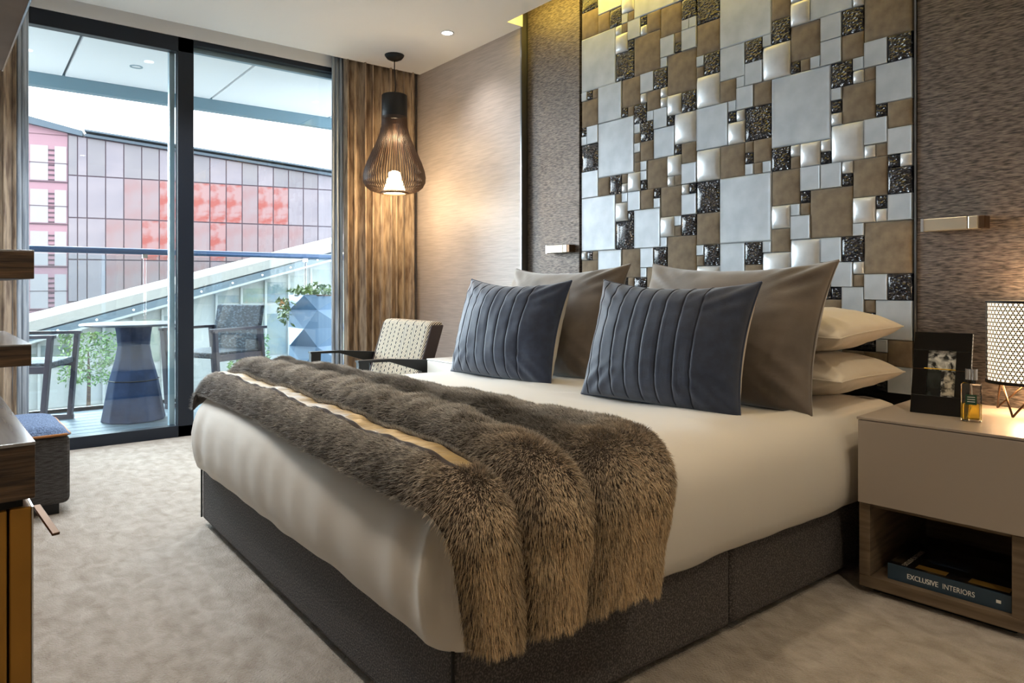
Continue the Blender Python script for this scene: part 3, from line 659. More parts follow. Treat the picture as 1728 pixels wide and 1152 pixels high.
# book
mat('book_spine', srgb(40,62,80), 0.35, coat=0.3); mat('book_cover', srgb(20,18,18), 0.25, coat=0.5, col2=srgb(74,62,46), nscale=(14,20,9), ndetail=3, ramp=(0.56,0.72))
mat('paper', srgb(206,196,176), 0.8); mat('white_print', srgb(236,236,232), 0.5); mat('grey_print', srgb(150,140,128), 0.5)
mat('cover_blue', srgb(38,52,72), 0.25, coat=0.5); mat('cover_gold', srgb(120,92,40), 0.3, coat=0.5)
bk = thing('book', onbs(0.078, 0.028, 0.058), 'thick hardback book with white spine lettering on the cabinet shelf', 'book', rz=math.radians(4.2))
BWd, BDp, BT = 0.335, 0.27, 0.050
MB().box(0.003, BWd-0.003, 0.006, BDp-0.004, 0.004, BT-0.004).build('pages', 'paper', bk)
cover = MB().box(0, BWd, 0.003, BDp, BT-0.004, BT).build('front_cover', 'book_cover', bk, bevel=0.001)
MB().box(0, BWd, 0.003, BDp, 0, 0.004).build('back_cover', 'book_spine', bk, bevel=0.001)
spine = MB().box(0, BWd, -0.001, 0.005, 0, BT).build('spine', 'book_spine', bk, bevel=0.0015)
t_ = text_mesh('EXCLUSIVE', 0.0225, 'spine_title', 'white_print', spine, 0.0002); t_.location = (0.057, -0.0013, 0.0165); t_.rotation_euler = (PI/2, 0, 0); t_.scale = (0.80, 1, 1)
for dx in (0.0006, 0.0011):   # heavier first word
    t2_ = share(t_, 'spine_title', spine, (0.057+dx, -0.0013, 0.0165), (PI/2, 0, 0), (0.80, 1, 1))
t_ = text_mesh('INTERIORS', 0.0225, 'spine_title', 'white_print', spine, 0.0002); t_.location = (0.157, -0.0013, 0.0165); t_.rotation_euler = (PI/2, 0, 0); t_.scale = (0.79, 1, 1)
MB().box(0.297, 0.309, -0.0016, -0.0008, 0.020, 0.029).build('publisher_mark', 'white_print', spine)
t_ = text_mesh('EXCLUSIVE INTERIORS', 0.022, 'cover_title', 'grey_print', cover, 0.0002); t_.location = (0.052, 0.012, BT+0.0003); t_.rotation_euler = (0, 0, PI/2); t_.scale = (0.8, 1, 1)
MB().box(0.09, 0.20, 0.10, 0.17, BT, BT+0.0004).build('cover_picture', 'cover_blue', cover)
MB().box(0.075, 0.16, 0.02, 0.055, BT, BT+0.0004).build('cover_picture', 'cover_gold', cover)
MB().box(0.22, 0.325, 0.02, 0.06, BT, BT+0.0004).build('cover_picture', 'cover_gold', cover)

# photo frame
mat('photo_print', srgb(40,40,40), 0.25, col2=srgb(226,226,220), nscale=(26,26,30), ndetail=8, ramp=(0.42,0.62), coat=0.4, distort=1.5)
mat('photo_dark', srgb(24,28,28), 0.25, col2=srgb(52,58,56), nscale=(20,20,20), coat=0.4)
mat('photo_pale', srgb(200,192,174), 0.3, col2=srgb(60,56,50), nscale=(60,14,60), ramp=(0.42,0.6), coat=0.4)
mat('gold_wire', srgb(214,176,66), 0.25, metal=0.9)
fr = thing('photo_frame', (-1.040, 2.524, 0.5765), 'black photo frame with gold wire leaning on the bedside cabinet behind the perfume bottle', 'photo frame')
fr.rotation_euler = (math.radians(-14), 0, math.radians(8.5))
FW, FH = 0.170, 0.278
b = MB(); b.box(0, FW, 0, 0.014, 0, 0.062); b.box(0, FW, 0, 0.014, FH-0.062, FH); b.box(0, 0.044, 0, 0.014, 0.062, FH-0.062); b.box(FW-0.044, FW, 0, 0.014, 0.062, FH-0.062)
b.build('border', 'black_gloss', fr, bevel=0.0015)
photo = MB().box(0.040, FW-0.040, 0.008, 0.011, 0.058, FH-0.058).build('photo', 'photo_print', fr)
MB().box(0.044, 0.085, 0.0075, 0.0082, 0.062, 0.150).build('photo_shade', 'photo_dark', photo)
b = MB(); b.add([(0.085, 0.0072, 0.066), (0.140, 0.0072, 0.066), (0.128, 0.0072, 0.115), (0.118, 0.0072, 0.145), (0.094, 0.0072, 0.128)], [(0, 1, 2, 3, 4)]); b.build('photo_figure', 'photo_pale', photo)
MB().tube([(0.036, -0.003, 0.152), (FW-0.042, -0.003, 0.152)], 0.0022, 8).build('wire', 'gold_wire', fr)
MB().tube([(0.0, -0.002, 0.150), (0.036, -0.002, 0.150)], 0.0012, 6).build('wire_end', 'bronze', fr)
MB().tube([(FW-0.042, -0.002, 0.150), (FW, -0.002, 0.150)], 0.0012, 6).build('wire_end', 'bronze', fr)
MB().box(0.0, FW, 0.014, 0.017, 0, FH).build('backing', 'oak_grey', fr)
MB().bar((FW/2, 0.02, FH*0.62), (FW/2, 0.085, 0.03), 0.05, 0.004).build('stand_leg', 'black_paint', fr)

# perfume bottle
mat('perfume_glass', (1, 1, 1, 1), 0.02, trans=1.0, ior=1.45); mat('perfume_liquid', srgb(236,206,70), 0.02, trans=0.85, ior=1.33); mat('label_green', srgb(20,66,48), 0.4)
pb = thing('perfume_bottle', (-0.846, 2.497, 0.5765), 'square glass perfume bottle half full of yellow liquid with ribbed silver cap', 'bottle', rz=math.radians(16)); pb.scale = (1.15, 1.15, 1.2)
MB().box(-0.024, 0.024, -0.016, 0.016, 0, 0.100).build('glass_body', 'perfume_glass', pb, bevel=0.005, seg=3)
MB().box(-0.019, 0.019, -0.011, 0.011, 0.006, 0.048).build('liquid', 'perfume_liquid', pb, bevel=0.003)
lab = MB().box(-0.013, 0.013, -0.0172, -0.0166, 0.046, 0.072).build('label', 'label_green', pb)
for zz in (0.053, 0.059, 0.065): MB().box(-0.009, 0.009, -0.0176, -0.0171, zz, zz+0.0014).build('label_line', 'white_print', lab)
MB().lathe([(0.010, 0.100), (0.010, 0.112)], 16).build('collar', 'black_gloss', pb)
c_ = MB(); n_ = 44
vs = []; 
for z in (0.110, 0.138):
    for k in range(n_):
        r = 0.0145 if k % 2 else 0.0128; vs.append((r*math.cos(2*PI*k/n_), r*math.sin(2*PI*k/n_), z))
c_.add(vs, [(k, (k+1) % n_, n_+(k+1) % n_, n_+k) for k in range(n_)] + [tuple(range(n_-1, -1, -1)), tuple(range(n_, 2*n_))]); c_.build('cap', 'chrome', pb)
MB().tube([(0, 0, 0.1), (0.003, 0, 0.05), (-0.01, 0, 0.01)], 0.0012, 6).build('dip_tube', 'white_print', pb)

# table lamp
lp = thing('table_lamp', onbs(0.365, 0.44), 'table lamp with black perforated drum shade on crossed bronze wire legs', 'lamp')
SR, SZ0, SZ1 = 0.112, 0.110, 0.372
rows = 20; dz = (SZ1-SZ0)/rows; ncol = int(round(2*PI*SR/(dz/0.866))); da = 2*PI/ncol
pm = MB(); hr = 0.345*dz/0.866
for i in range(rows):
    zc = SZ0+(i+0.5)*dz
    for j in range(ncol):
        ac = (j+0.5*(i % 2))*da
        hexp = []; cir = []
        for q in range(12):
            a = 2*PI*q/12 + PI/6
            # hexagon boundary (pointy top)
            t = (a % (PI/3)) - PI/6; rad = (dz/0.866/2)/math.cos(((a) % (PI/3))-PI/6)
            hexp.append((rad*math.cos(a), rad*math.sin(a))); cir.append((hr*math.cos(a), hr*math.sin(a)))
        vs = [(SR*math.cos(ac+h[0]/SR), SR*math.sin(ac+h[0]/SR), zc+h[1]) for h in hexp] + [(SR*math.cos(ac+h[0]/SR), SR*math.sin(ac+h[0]/SR), zc+h[1]) for h in cir]
        pm.add(vs, [(q, (q+1) % 12, 12+(q+1) % 12, 12+q) for q in range(12)])
pm.build('perforated_shade', 'black_paint', lp)
MB().lathe([(SR+0.0012, SZ0-0.008), (SR+0.0012, SZ0+0.003)], 64, cap=False).build('lower_band', 'black_paint', lp)
MB().lathe([(SR+0.0012, SZ1-0.002), (SR+0.0012, SZ1+0.006)], 64, cap=False).build('upper_band', 'black_paint', lp)
MB().lathe([(SR-0.006, SZ0-0.004), (SR-0.006, SZ1+0.002)], 64, cap=False).build('diffuser', 'lamp_glow', lp, smooth=True)
lg = MB()
for q in range(3):
    a = 2*PI*q/3 + 0.5
    for s2 in (-0.42, 0.42):
        lg = MB().tube([(0.118*math.cos(a), 0.118*math.sin(a), 0.003), (0.07*math.cos(a+s2*2.2), 0.07*math.sin(a+s2*2.2), SZ0-0.004)], 0.0035, 8)
        lg.build('leg', 'bronze', lp, smooth=True)
MB().lathe([(0.072, SZ0-0.006), (0.075, SZ0-0.006), (0.075, SZ0-0.001), (0.072, SZ0-0.001), (0.072, SZ0-0.006)], 32, cap=False).build('leg_ring', 'bronze', lp)
l = lamp('table_lamp_bulb_down', 'POINT', (0, 0, SZ0+0.02), 2.2, (1.0, 0.70, 0.40), 0.03); l.parent = lp
l = lamp('table_lamp_bulb_up', 'POINT', (0, 0, SZ1+0.02), 1.6, (1.0, 0.70, 0.40), 0.04); l.parent = lp

# ------------------------------------------------------------------ joinery at the left: desk, shelves, overhead cupboard
JR = math.radians(2.5)
dk = thing('desk', (-1.811, 0.117, 0), 'dark grained wooden desk with thick top over a brass cupboard at the left edge', 'desk', rz=JR)
MB().box(-1.15, 0.0, -0.80, 0.0, 0.548, 0.662).build('top', 'wood_dark', dk, bevel=0.002)
MB().box(-1.15, 0.0005, -0.80, 0.0005, 0.662, 0.669).build('top_veneer', 'wood_top', dk, bevel=0.001)
MB().box(-0.58, -0.004, -0.045-0.0, -0.006, 0.0, 0.530).build('side_panel', 'brass_panel', dk, bevel=0.003)
MB().box(-0.58, -0.006, -0.80, -0.049, 0.0, 0.528).build('cupboard_front', 'brass_panel', dk, bevel=0.003)
MB().box(-0.57, -0.02, -0.78, -0.02, 0.528, 0.548).build('shadow_gap', 'black_gap', dk)
MB().box(-0.58, -0.003, -0.006, -0.003, 0.0, 0.53).build('edge_strip', 'chrome', dk)
h_ = MB().bar((-0.02, 0.004, 0.525), (0.105, 0.024, 0.493), 0.014, 0.006).build('handle', 'bronze', dk, bevel=0.001)
def shelf(x, y, z0, z1, label):
    t = thing('shelf', (x, y, z0), label, 'shelf', rz=JR)
    MB().box(-0.75, 0.0, -0.85, 0.0, 0, z1-z0-0.004).build('board', 'wood_dark', t, bevel=0.002)
    MB().box(-0.75, 0.0, -0.85, 0.0, z1-z0-0.004, z1-z0).build('top_veneer', 'wood_top', t, bevel=0.001)
shelf(-2.296, 0.146, 1.022, 1.100, 'thick dark wooden shelf end, the upper of the two at the left edge')
shelf(-2.301, 0.140, 0.786, 0.845, 'thinner dark wooden shelf end, the lower one above the desk')
oc = thing('wall_cupboard', (-1.60, 0.111, 1.60), 'brown overhead cupboard with bright metal edge at the top left corner', 'cupboard', rz=math.radians(2.4))
MB().box(-0.80, 0.12, -0.86, 0.0, 0.0, 0.90).build('body', 'cupboard_brown', oc)
MB().box(-0.80, 0.12, 0.0, 0.004, -0.002, 0.006).build('metal_edge', 'chrome', oc)

# ottoman
ot = thing('ottoman', (-3.63, -0.02, 0), 'low grey tweed ottoman with blue top and gold piping behind the desk', 'ottoman', rz=math.radians(2))
MB().box(-0.50, 0.0, -0.42, 0.385, 0.045, 0.345).build('body', 'tweed', ot, bevel=0.025, seg=3)
b = MB()
def otop(u_, v_):
    x = -0.50+0.50*u_; y = -0.42+0.805*v_
    e_ = (1-(2*u_-1)**6)*(1-(2*v_-1)**6)
    return (x*(1)+0.0, y, 0.352+0.045*max(e_, 0)**0.45 + 0.004*nz3(x*8, y*8, 0))
b.grid(otop, 24, 30); b.build('seat_cushion', 'tweed_blue', ot, smooth=True)
pr = [(-0.48, 0.384, 0.350), (-0.02, 0.384, 0.350), (-0.004, 0.370, 0.350), (0.001, 0.350, 0.350), (0.001, -0.40, 0.350), (-0.02, -0.42, 0.350), (-0.48, -0.42, 0.350), (-0.50, -0.40, 0.350), (-0.50, 0.37, 0.350)]
MB().tube(pr, 0.006, 8, closed=True).build('piping', 'piping_gold', ot, smooth=True)
for (x, y) in ((-0.06, 0.31), (-0.06, -0.36), (-0.44, 0.31), (-0.44, -0.36)):
    MB().box(x-0.035, x+0.035, y-0.035, y+0.035, 0.0, 0.046).build('foot', 'black_paint', ot)

# ------------------------------------------------------------------ herringbone armchair
m = bpy.data.materials.new('herringbone'); m.use_nodes = True; N = m.node_tree.nodes; L = m.node_tree.links; p = N['Principled BSDF']; p.inputs['Roughness'].default_value = 0.85
def mnode(op, a, b=None):
    n = N.new('ShaderNodeMath'); n.operation = op
    for i_, q in enumerate((a, b)):
        if q is None: continue
        if isinstance(q, (int, float)): n.inputs[i_].default_value = q
        else: L.new(q, n.inputs[i_])
    return n.outputs[0]
tcn = N.new('ShaderNodeTexCoord'); sx = N.new('ShaderNodeSeparateXYZ'); L.new(tcn.outputs['Object'], sx.inputs[0])
fx = mnode('FRACT', mnode('MULTIPLY', mnode('ADD', sx.outputs['X'], 10.0), 9.4)); ab = mnode('ABSOLUTE', mnode('SUBTRACT', fx, 0.5))
zz = mnode('ADD', mnode('MULTIPLY', mnode('SUBTRACT', sx.outputs['Z'], sx.outputs['Y']), 52.0), mnode('MULTIPLY', ab, -6.5))
st = mnode('GREATER_THAN', mnode('FRACT', mnode('ADD', zz, 100.0)), 0.56)
gap = mnode('GREATER_THAN', ab, 0.035); gap2 = mnode('LESS_THAN', ab, 0.47)
fac = mnode('MULTIPLY', st, mnode('MULTIPLY', gap, gap2))
mx = N.new('ShaderNodeMix'); mx.data_type = 'RGBA'; mx.inputs[6].default_value = srgb(42,34,30); mx.inputs[7].default_value = srgb(206,188,160)
L.new(fac, mx.inputs[0]); L.new(mx.outputs[2], p.inputs['Base Color'])
MATS['herringbone'] = m
mat('chair_side', srgb(62,50,48), 0.85)
ac = thing('armchair', (-4.0, 2.10, 0), 'armchair in brown and cream herringbone fabric with black wooden arms behind the bed', 'armchair')
# back (leans), side welts, seat, frame
def backbox(x0, x1, y0, y1, z0, z1, lean):
    return [(x0, y0, z0), (x1, y0, z0), (x1, y1, z0), (x0, y1, z0), (x0, y0+lean, z1), (x1, y0+lean, z1), (x1, y1+lean, z1), (x0, y1+lean, z1)]
MB().hexa(backbox(-0.31, 0.31, 0.02, 0.12, 0.36, 0.785, 0.13)).build('backrest', 'herringbone', ac, bevel=0.028, seg=4)
MB().hexa(backbox(0.30, 0.32, 0.026, 0.114, 0.38, 0.765, 0.125)).build('back_side', 'chair_side', ac, bevel=0.008)
MB().hexa(backbox(-0.32, -0.30, 0.026, 0.114, 0.38, 0.765, 0.125)).build('back_side', 'chair_side', ac, bevel=0.008)
MB().box(-0.31, 0.31, -0.50, 0.06, 0.30, 0.42).build('seat', 'herringbone', ac, bevel=0.03, seg=3)
for s2 in (-1, 1):
    x = s2*0.345
    b = MB(); b.add([(x-0.02, 0.10, 0.48), (x+0.02, 0.10, 0.48), (x+0.02, 0.10, 0.560), (x-0.02, 0.10, 0.560), (x-0.02, -0.16, 0.565), (x+0.02, -0.16, 0.565), (x+0.02, -0.16, 0.582), (x-0.02, -0.16, 0.582), (x-0.02, -0.36, 0.572), (x+0.02, -0.36, 0.572), (x+0.02, -0.36, 0.584), (x-0.02, -0.36, 0.584)],
        [(0,1,2,3), (0,4,5,1), (1,5,6,2), (2,6,7,3), (3,7,4,0), (4,8,9,5), (5,9,10,6), (6,10,11,7), (7,11,8,4), (8,11,10,9)])
    b.build('arm', 'black_paint', ac)
    MB().hexa([(x-0.018, -0.36, 0), (x+0.018, -0.36, 0), (x+0.018, -0.31, 0), (x-0.018, -0.31, 0), (x-0.018, -0.355, 0.575), (x+0.018, -0.355, 0.575), (x+0.018, -0.29, 0.575), (x-0.018, -0.29, 0.575)]).build('leg', 'black_paint', ac)
    MB().hexa([(x-0.018, 0.14, 0), (x+0.018, 0.14, 0), (x+0.018, 0.18, 0), (x-0.018, 0.18, 0), (x-0.018, 0.05, 0.52), (x+0.018, 0.05, 0.52), (x+0.018, 0.10, 0.52), (x-0.018, 0.10, 0.52)]).build('leg', 'black_paint', ac)
    MB().box(x-0.015 if s2 > 0 else x+0.015-0.03, x+0.015 if s2 > 0 else x+0.015, -0.33, 0.12, 0.29, 0.33).build('side_rail', 'black_paint', ac)
# ------------------------------------------------------------------ balcony
mat('deck_wood', srgb(88,108,122), 0.5, col2=srgb(62,82,96), nscale=(30,1.5,30), ramp=(0.3,0.7), bump=((70,1,1), 0.8, 0.01))
mat('soffit_panel', srgb(236,238,240), 0.7); mat('soffit_gap', srgb(90,98,104), 0.7)
mat('beam_paint', srgb(96,126,140), 0.5); mat('rail_metal', srgb(52,78,112), 0.3, metal=0.4)
mat('concrete', srgb(180,178,174), 0.85)
dkk = struct(thing('floor_balcony', (0, 0, 0), None, None))
MB().box(-6.80, -5.30, -3.0, 5.0, -0.30, -0.03).build('slab', 'concrete', dkk)
w_ = 0.1305; p0 = None
for i in range(11):
    x0 = -6.745 + i*w_
    if p0 is None: p0 = MB().box(0, w_-0.007, -3.0, 5.0, -0.03, 0.0).build('plank', 'deck_wood', dkk); p0.location.x = x0
    else: share(p0, 'plank', dkk, (x0, 0, 0))
sof = struct(thing('ceiling_balcony', (0, 0, 0), None, None))
MB().box(-6.85, -5.14, -3.0, 5.0, 2.70, 3.0).build('slab', 'soffit_gap', sof)
q0 = None
for i, y in enumerate((-1.61, -0.50, 0.61, 1.72, 2.83)):
    if q0 is None: q0 = MB().box(-6.57, -5.15, 0.011, 1.099, 2.675, 2.70).build('panel', 'soffit_panel', sof); q0.location.y = y
    else: share(q0, 'panel', sof, (0, y, 0))
MB().box(-6.66, -6.575, -3.0, 5.0, 2.575, 2.70).build('edge_beam', 'beam_paint', sof)
MB().box(-6.70, -6.66, -3.0, 5.0, 2.60, 3.0).build('edge_fascia', 'beam_paint', sof)
for y in (1.02,):
    t = thing('ceiling_light', (-5.95, y, 2.675), 'small round spotlight in the balcony ceiling above the outdoor table', 'ceiling light')
    MB().lathe([(0.03, -0.003), (0.045, -0.005), (0.045, 0.0)], 20, cap=False).build('rim', 'track_metal', t)
    MB().lathe([(0.001, -0.001), (0.03, -0.001)], 20, cap=False).build('lens', 'fascia', t)
bal = thing('balustrade', (-6.62, 1.2, 0), 'frameless glass balustrade with dark metal handrail along the balcony', 'balustrade')
for y0, y1 in ((-3.0, -1.63), (-1.61, -0.22), (-0.20, 1.19), (1.21, 2.60), (2.62, 4.0)):
    MB().box(-0.006, 0.006, y0-1.2, y1-1.2, 0.012, 1.265).build('glass_panel', 'rail_glass', bal)
MB().box(-0.02, 0.02, -4.2, 2.8, 0.0, 0.028).build('base_channel', 'black_paint', bal)
MB().tube([(0, -4.2, 1.300), (0, 2.8, 1.300)], 0.026, 14).build('handrail', 'rail_metal', bal, smooth=True)
for y in (0.0, 1.41, -1.41): MB().box(-0.012, 0.012, y-0.02, y+0.02, 1.245, 1.285).build('clamp', 'chrome', bal)

# outdoor table
mat('resin_blue', srgb(50,70,104), 0.7, spec=0.15, col2=srgb(30,44,70), nscale=(4,4,4)); mat('table_top_mat', srgb(66,76,88), 0.3, coat=0.3)
ot2 = thing('outdoor_table', (-5.93, 1.0, 0), 'round balcony table on a waisted blue grey faceted pedestal', 'table')
MB().lathe([(0.222, 0.0), (0.214, 0.045), (0.170, 0.30), (0.128, 0.46), (0.112, 0.56), (0.118, 0.64), (0.130, 0.712)], 10, phase=0.3).build('pedestal', 'resin_blue', ot2, bevel=0.01)
MB().lathe([(0.174, 0.298), (0.177, 0.302), (0.174, 0.306)], 10, phase=0.3, cap=False).build('joint_line', 'black_paint', ot2)
MB().lathe([(0.352, 0.712), (0.356, 0.716), (0.356, 0.724), (0.352, 0.728)], 56).build('table_top', 'table_top_mat', ot2)

# outdoor chairs
mat('chair_frame', srgb(54,52,66), 0.45); mat('chair_weave', srgb(38,48,60), 0.6, col2=srgb(78,92,106), nscale=(40,40,70), ndetail=5, ramp=(0.5,0.62), bump=((60,60,90), 0.8, 0.006))
def outdoor_chair(loc, rz, label):
    t = thing('outdoor_chair', loc, label, 'chair', rz=rz, group='balcony armchairs')
    for s2 in (-1, 1):
        x = s2*0.27
        MB().bar((x, -0.235, 0.02), (x, -0.285, 0.655), 0.032, 0.05).build('leg', 'chair_frame', t, bevel=0.003)
        MB().bar((x, 0.285, 0.02), (x, 0.225, 0.655), 0.032, 0.05).build('leg', 'chair_frame', t, bevel=0.003)
        MB().box(x-0.022, x+0.022, -0.315, 0.29, 0.645, 0.668).build('arm', 'chair_frame', t, bevel=0.003)
        MB().box(x-0.016, x+0.016, -0.26, 0.31, 0.0, 0.035).build('runner', 'chair_frame', t, bevel=0.003)
        MB().box(x-0.014, x+0.014, -0.27, 0.26, 0.405, 0.455).build('seat_rail', 'chair_frame', t, bevel=0.003)
    MB().box(-0.25, 0.25, -0.27, 0.24, 0.43, 0.475).build('seat', 'chair_weave', t, bevel=0.01)
    MB().hexa([(-0.25, 0.19, 0.47), (0.25, 0.19, 0.47), (0.25, 0.235, 0.47), (-0.25, 0.235, 0.47), (-0.25, 0.27, 0.845), (0.25, 0.27, 0.845), (0.25, 0.31, 0.845), (-0.25, 0.31, 0.845)]).build('backrest', 'chair_weave', t, bevel=0.008)
outdoor_chair((-6.16, 1.65, 0), math.radians(30), 'dark woven balcony armchair to the right of the outdoor table')
outdoor_chair((-6.10, 0.30, 0), math.radians(157), 'dark balcony armchair to the left of the table, partly behind the curtain')

# planter
mat('planter_blue', srgb(100,130,160), 0.5); mat('leaf_green', srgb(64,96,52), 0.5, col2=srgb(110,134,74), nscale=(9,9,9)); mat('leaf_orange', srgb(196,132,70), 0.5)
pt = thing('planter', (-6.02, 2.47, 0), 'tall pale blue planter with folded triangular facets beside the curtain', 'planter')
prf = [(0.26, 0.0), (0.225, 0.16), (0.26, 0.32), (0.225, 0.48), (0.26, 0.64), (0.225, 0.80), (0.255, 0.93)]
b = MB(); vs = []; fs = []
for i, (r, z) in enumerate(prf):
    for k_ in range(4):
        a = PI/4+PI/2*k_ + (0.0 if i % 2 == 0 else 0.45); vs.append((r*math.cos(a), r*math.sin(a), z))
for i in range(len(prf)-1):
    for k_ in range(4):
        a, b2, c2, d2 = i*4+k_, i*4+(k_+1) % 4, (i+1)*4+(k_+1) % 4, (i+1)*4+k_
        fs += [(a, b2, c2), (a, c2, d2)] if i % 2 else [(a, b2, d2), (b2, c2, d2)]
fs += [(3, 2, 1, 0), tuple((len(prf)-1)*4+k_ for k_ in range(4))]
b.add(vs, fs).build('body', 'planter_blue', pt)
def leaves(n, fn, ls, seed):
    r = random.Random(seed); b = MB()
    for _ in range(n):
        c = Vector(fn(r)); d = Vector((r.gauss(0, 1), r.gauss(0, 1), r.gauss(0, 0.8))).normalized(); s = Vector((r.gauss(0, 1), r.gauss(0, 1), r.gauss(0, 1))); s = (s-d*s.dot(d)).normalized()
        q = ls*r.uniform(0.6, 1.3)
        b.add([c-d*q, c+s*q*0.38, c+d*q, c-s*q*0.38], [(0, 1, 2, 3)])
    return b
pl_ = thing('trailing_plant', (-6.02, 2.47, 0.92), 'leafy green plant trailing over the left side of the pale blue planter', 'plant')
def pf(r):
    if r.random() < 0.55:
        a = r.uniform(0, 2*PI); q = 0.24*math.sqrt(r.random()); return (q*math.cos(a), q*math.sin(a), 0.02+r.uniform(0, 0.09)*(1.3-q/0.24))
    a = r.gauss(math.radians(225), 0.5); q = r.uniform(0.23, 0.34); return (q*math.cos(a), q*math.sin(a), -0.02 - r.uniform(0, 0.26)*(0.5+0.5*r.random()))
o = leaves(420, pf, 0.030, 2).build('foliage', 'leaf_green', pl_); o['kind'] = 'stuff'
def pf2(r):
    a = r.gauss(math.radians(225), 0.35); return (0.30*math.cos(a), 0.30*math.sin(a), -0.03-r.uniform(0, 0.08))
o = leaves(30, pf2, 0.026, 5).build('flowers', 'leaf_orange', pl_); o['kind'] = 'stuff'
MB().lathe([(0.001, 0.0), (0.2, 0.0), (0.2, 0.012)], 12).build('soil', 'wood_dark', pl_)

# ------------------------------------------------------------------ outside: street, sloping roofed building, pink glass building
mat('street', srgb(103,109,105), 0.9, col2=srgb(82,90,87), nscale=(0.4,0.4,0.4))
mat('pavement', srgb(134,132,128), 0.9)
struct(MB().box(-120, -6.9, -70, 110, -3.9, -3.5).build('ground', 'street'))
struct(MB().box(-31.2, -24.0, -30, 40, -3.5, -3.42).build('pavement', 'pavement'))
mat('roof_beige', srgb(147,141,136), 0.7); mat('roof_soffit', srgb(84,95,105), 0.6); mat('dark_joint', srgb(35,46,58), 0.6); mat('white_render', srgb(155,156,155), 0.7)
mat('window_blue', srgb(86,102,113), 0.25, col2=srgb(121,126,119), nscale=(0.7,1.3,1.1), ndetail=5, ramp=(0.35,0.65))
mat('window_green', srgb(98,111,104), 0.25, col2=srgb(134,136,124), nscale=(0.9,1.5,1.2), ndetail=5, ramp=(0.35,0.65))
rb = thing('ramp_building', (-30, 1.94, -3.5), 'low white glazed building with sloping beige roof across the street', 'building')
SLP = 0.283
def zr(y): return -0.18 + y*SLP + 3.5            # local y, z above the ground
def slab(x0, x1, d0, d1, y0=-6.0, y1=22.0):
    return MB().hexa([(x0, y0, zr(y0)+d0), (x1, y0, zr(y0)+d0), (x1, y1, zr(y1)+d0), (x0, y1, zr(y1)+d0), (x0, y0, zr(y0)+d1), (x1, y0, zr(y0)+d1), (x1, y1, zr(y1)+d1), (x0, y1, zr(y1)+d1)])
slab(-6, 0.0, -0.38, 0.0).build('roof', 'roof_beige', rb)
slab(-5.9, -0.10, -0.44, -0.38).build('shadow_joint', 'dark_joint', rb)
slab(-5.9, 0.06, -0.70, -0.44).build('soffit_band', 'roof_soffit', rb)
slab(-5.9, 0.16, -0.78, -0.70).build('gutter', 'white_render', rb)
s0_ = None
for i in range(16):
    y = -3.0 + i*1.22; z = zr(y)-0.57
    if s0_ is None: s0_ = MB().lathe([(0.001, 0), (0.032, 0), (0.032, -0.02)], 10).build('soffit_light', 'led_white', rb); s0_.rotation_euler = (0, PI/2, 0); s0_.location = (0.07, y, z)
    else: share(s0_, 'soffit_light', rb, (0.07, y, z), (0, PI/2, 0))
slab(-5.5, -0.6, -6.0, -0.80).build('wall', 'white_render', rb)
for i in range(17):
    y = -1.9 + i*1.02
    top = min(zr(y)-0.95, 3.5+2.6); bot = 3.5+0.34
    if top-bot > 0.25:
        MB().box(-0.62, -0.55, y+0.05, y+0.93, bot, top).build('window', 'window_blue' if i % 3 else 'window_green', rb)
    t2 = min(zr(y)-1.0, 3.5-0.17); b2 = 3.5-1.95
    if t2-b2 > 0.3 and i % 4 != 3:
        MB().box(-0.62, -0.55, y+0.05, y+0.93, b2, t2).build('window', 'window_green' if i % 2 else 'window_blue', rb)
    MB().box(-0.62, -0.42, y-0.05, y+0.04, 0.0, max(zr(y)-0.9, 0.3)).build('post', 'white_render', rb)
def street_tree(x, y, h, label, seed):
    t = thing('tree', (x, y, -3.42), label, 'tree')
    MB().tube([(0, 0, 0), (0.03, 0.02, h*0.5), (0, 0, h*0.8)], [0.07, 0.05, 0.02], 8).build('trunk', 'wood_dark', t)
    def tf(r):
        a = r.uniform(0, 2*PI); q = h*0.30*math.sqrt(r.random()); zz = r.uniform(0.42, 1.0)
        return (q*math.cos(a)*math.sin(zz*PI*0.9+0.3), q*math.sin(a), h*zz)
    o = leaves(1100, tf, 0.085, seed).build('crown', 'leaf_green', t); o['kind'] = 'stuff'
street_tree(-27.0, 3.2, 2.9, 'small green street tree seen between the balcony armchair and table', 3)
street_tree(-27.5, 8.6, 2.6, 'small green street tree seen right of the woven balcony armchair', 6)

mat('pane_pale', srgb(128,119,125), 0.30, col2=srgb(115,108,116), nscale=(0.25,0.25,0.5), ndetail=3, ramp=(0.35,0.65))
mat('pane_grey', srgb(118,112,115), 0.30, col2=srgb(108,103,109), nscale=(0.2,0.2,0.6), ndetail=3, ramp=(0.35,0.65))
mat('pane_rose', srgb(126,94,95), 0.32, col2=srgb(125,110,113), nscale=(0.35,0.35,0.5), ndetail=4, ramp=(0.36,0.60))
mat('pane_red_refl', srgb(134,58,50), 0.32, col2=srgb(138,104,104), nscale=(0.55,0.55,0.8), ndetail=4, ramp=(0.44,0.56))  # red reflections of a neighbouring building painted into the pane colour
mat('mullion', srgb(69,52,63), 0.6); mat('pink_wall', srgb(146,112,122), 0.7); mat('pale_panel', srgb(148,141,145), 0.5); mat('roof_metal', srgb(70,84,96), 0.5)
rd = thing('pink_glass_building', (-77.8, 7.588, -3.5), 'large building with pink glass curtain wall and painted red reflections behind the sloping roof', 'building', rz=math.atan2(0.97475, 0.22328))
ZG = 3.5
cols = [0.0, 0.76] + [1.54+1.535*k_ for k_ in range(0, 24)]
rowz = [-4.4, -0.4, 3.60, 7.56, 11.55]
def roofz(s): return 15.75 - 0.0950*(s)
rnd = random.Random(3); PM = {}
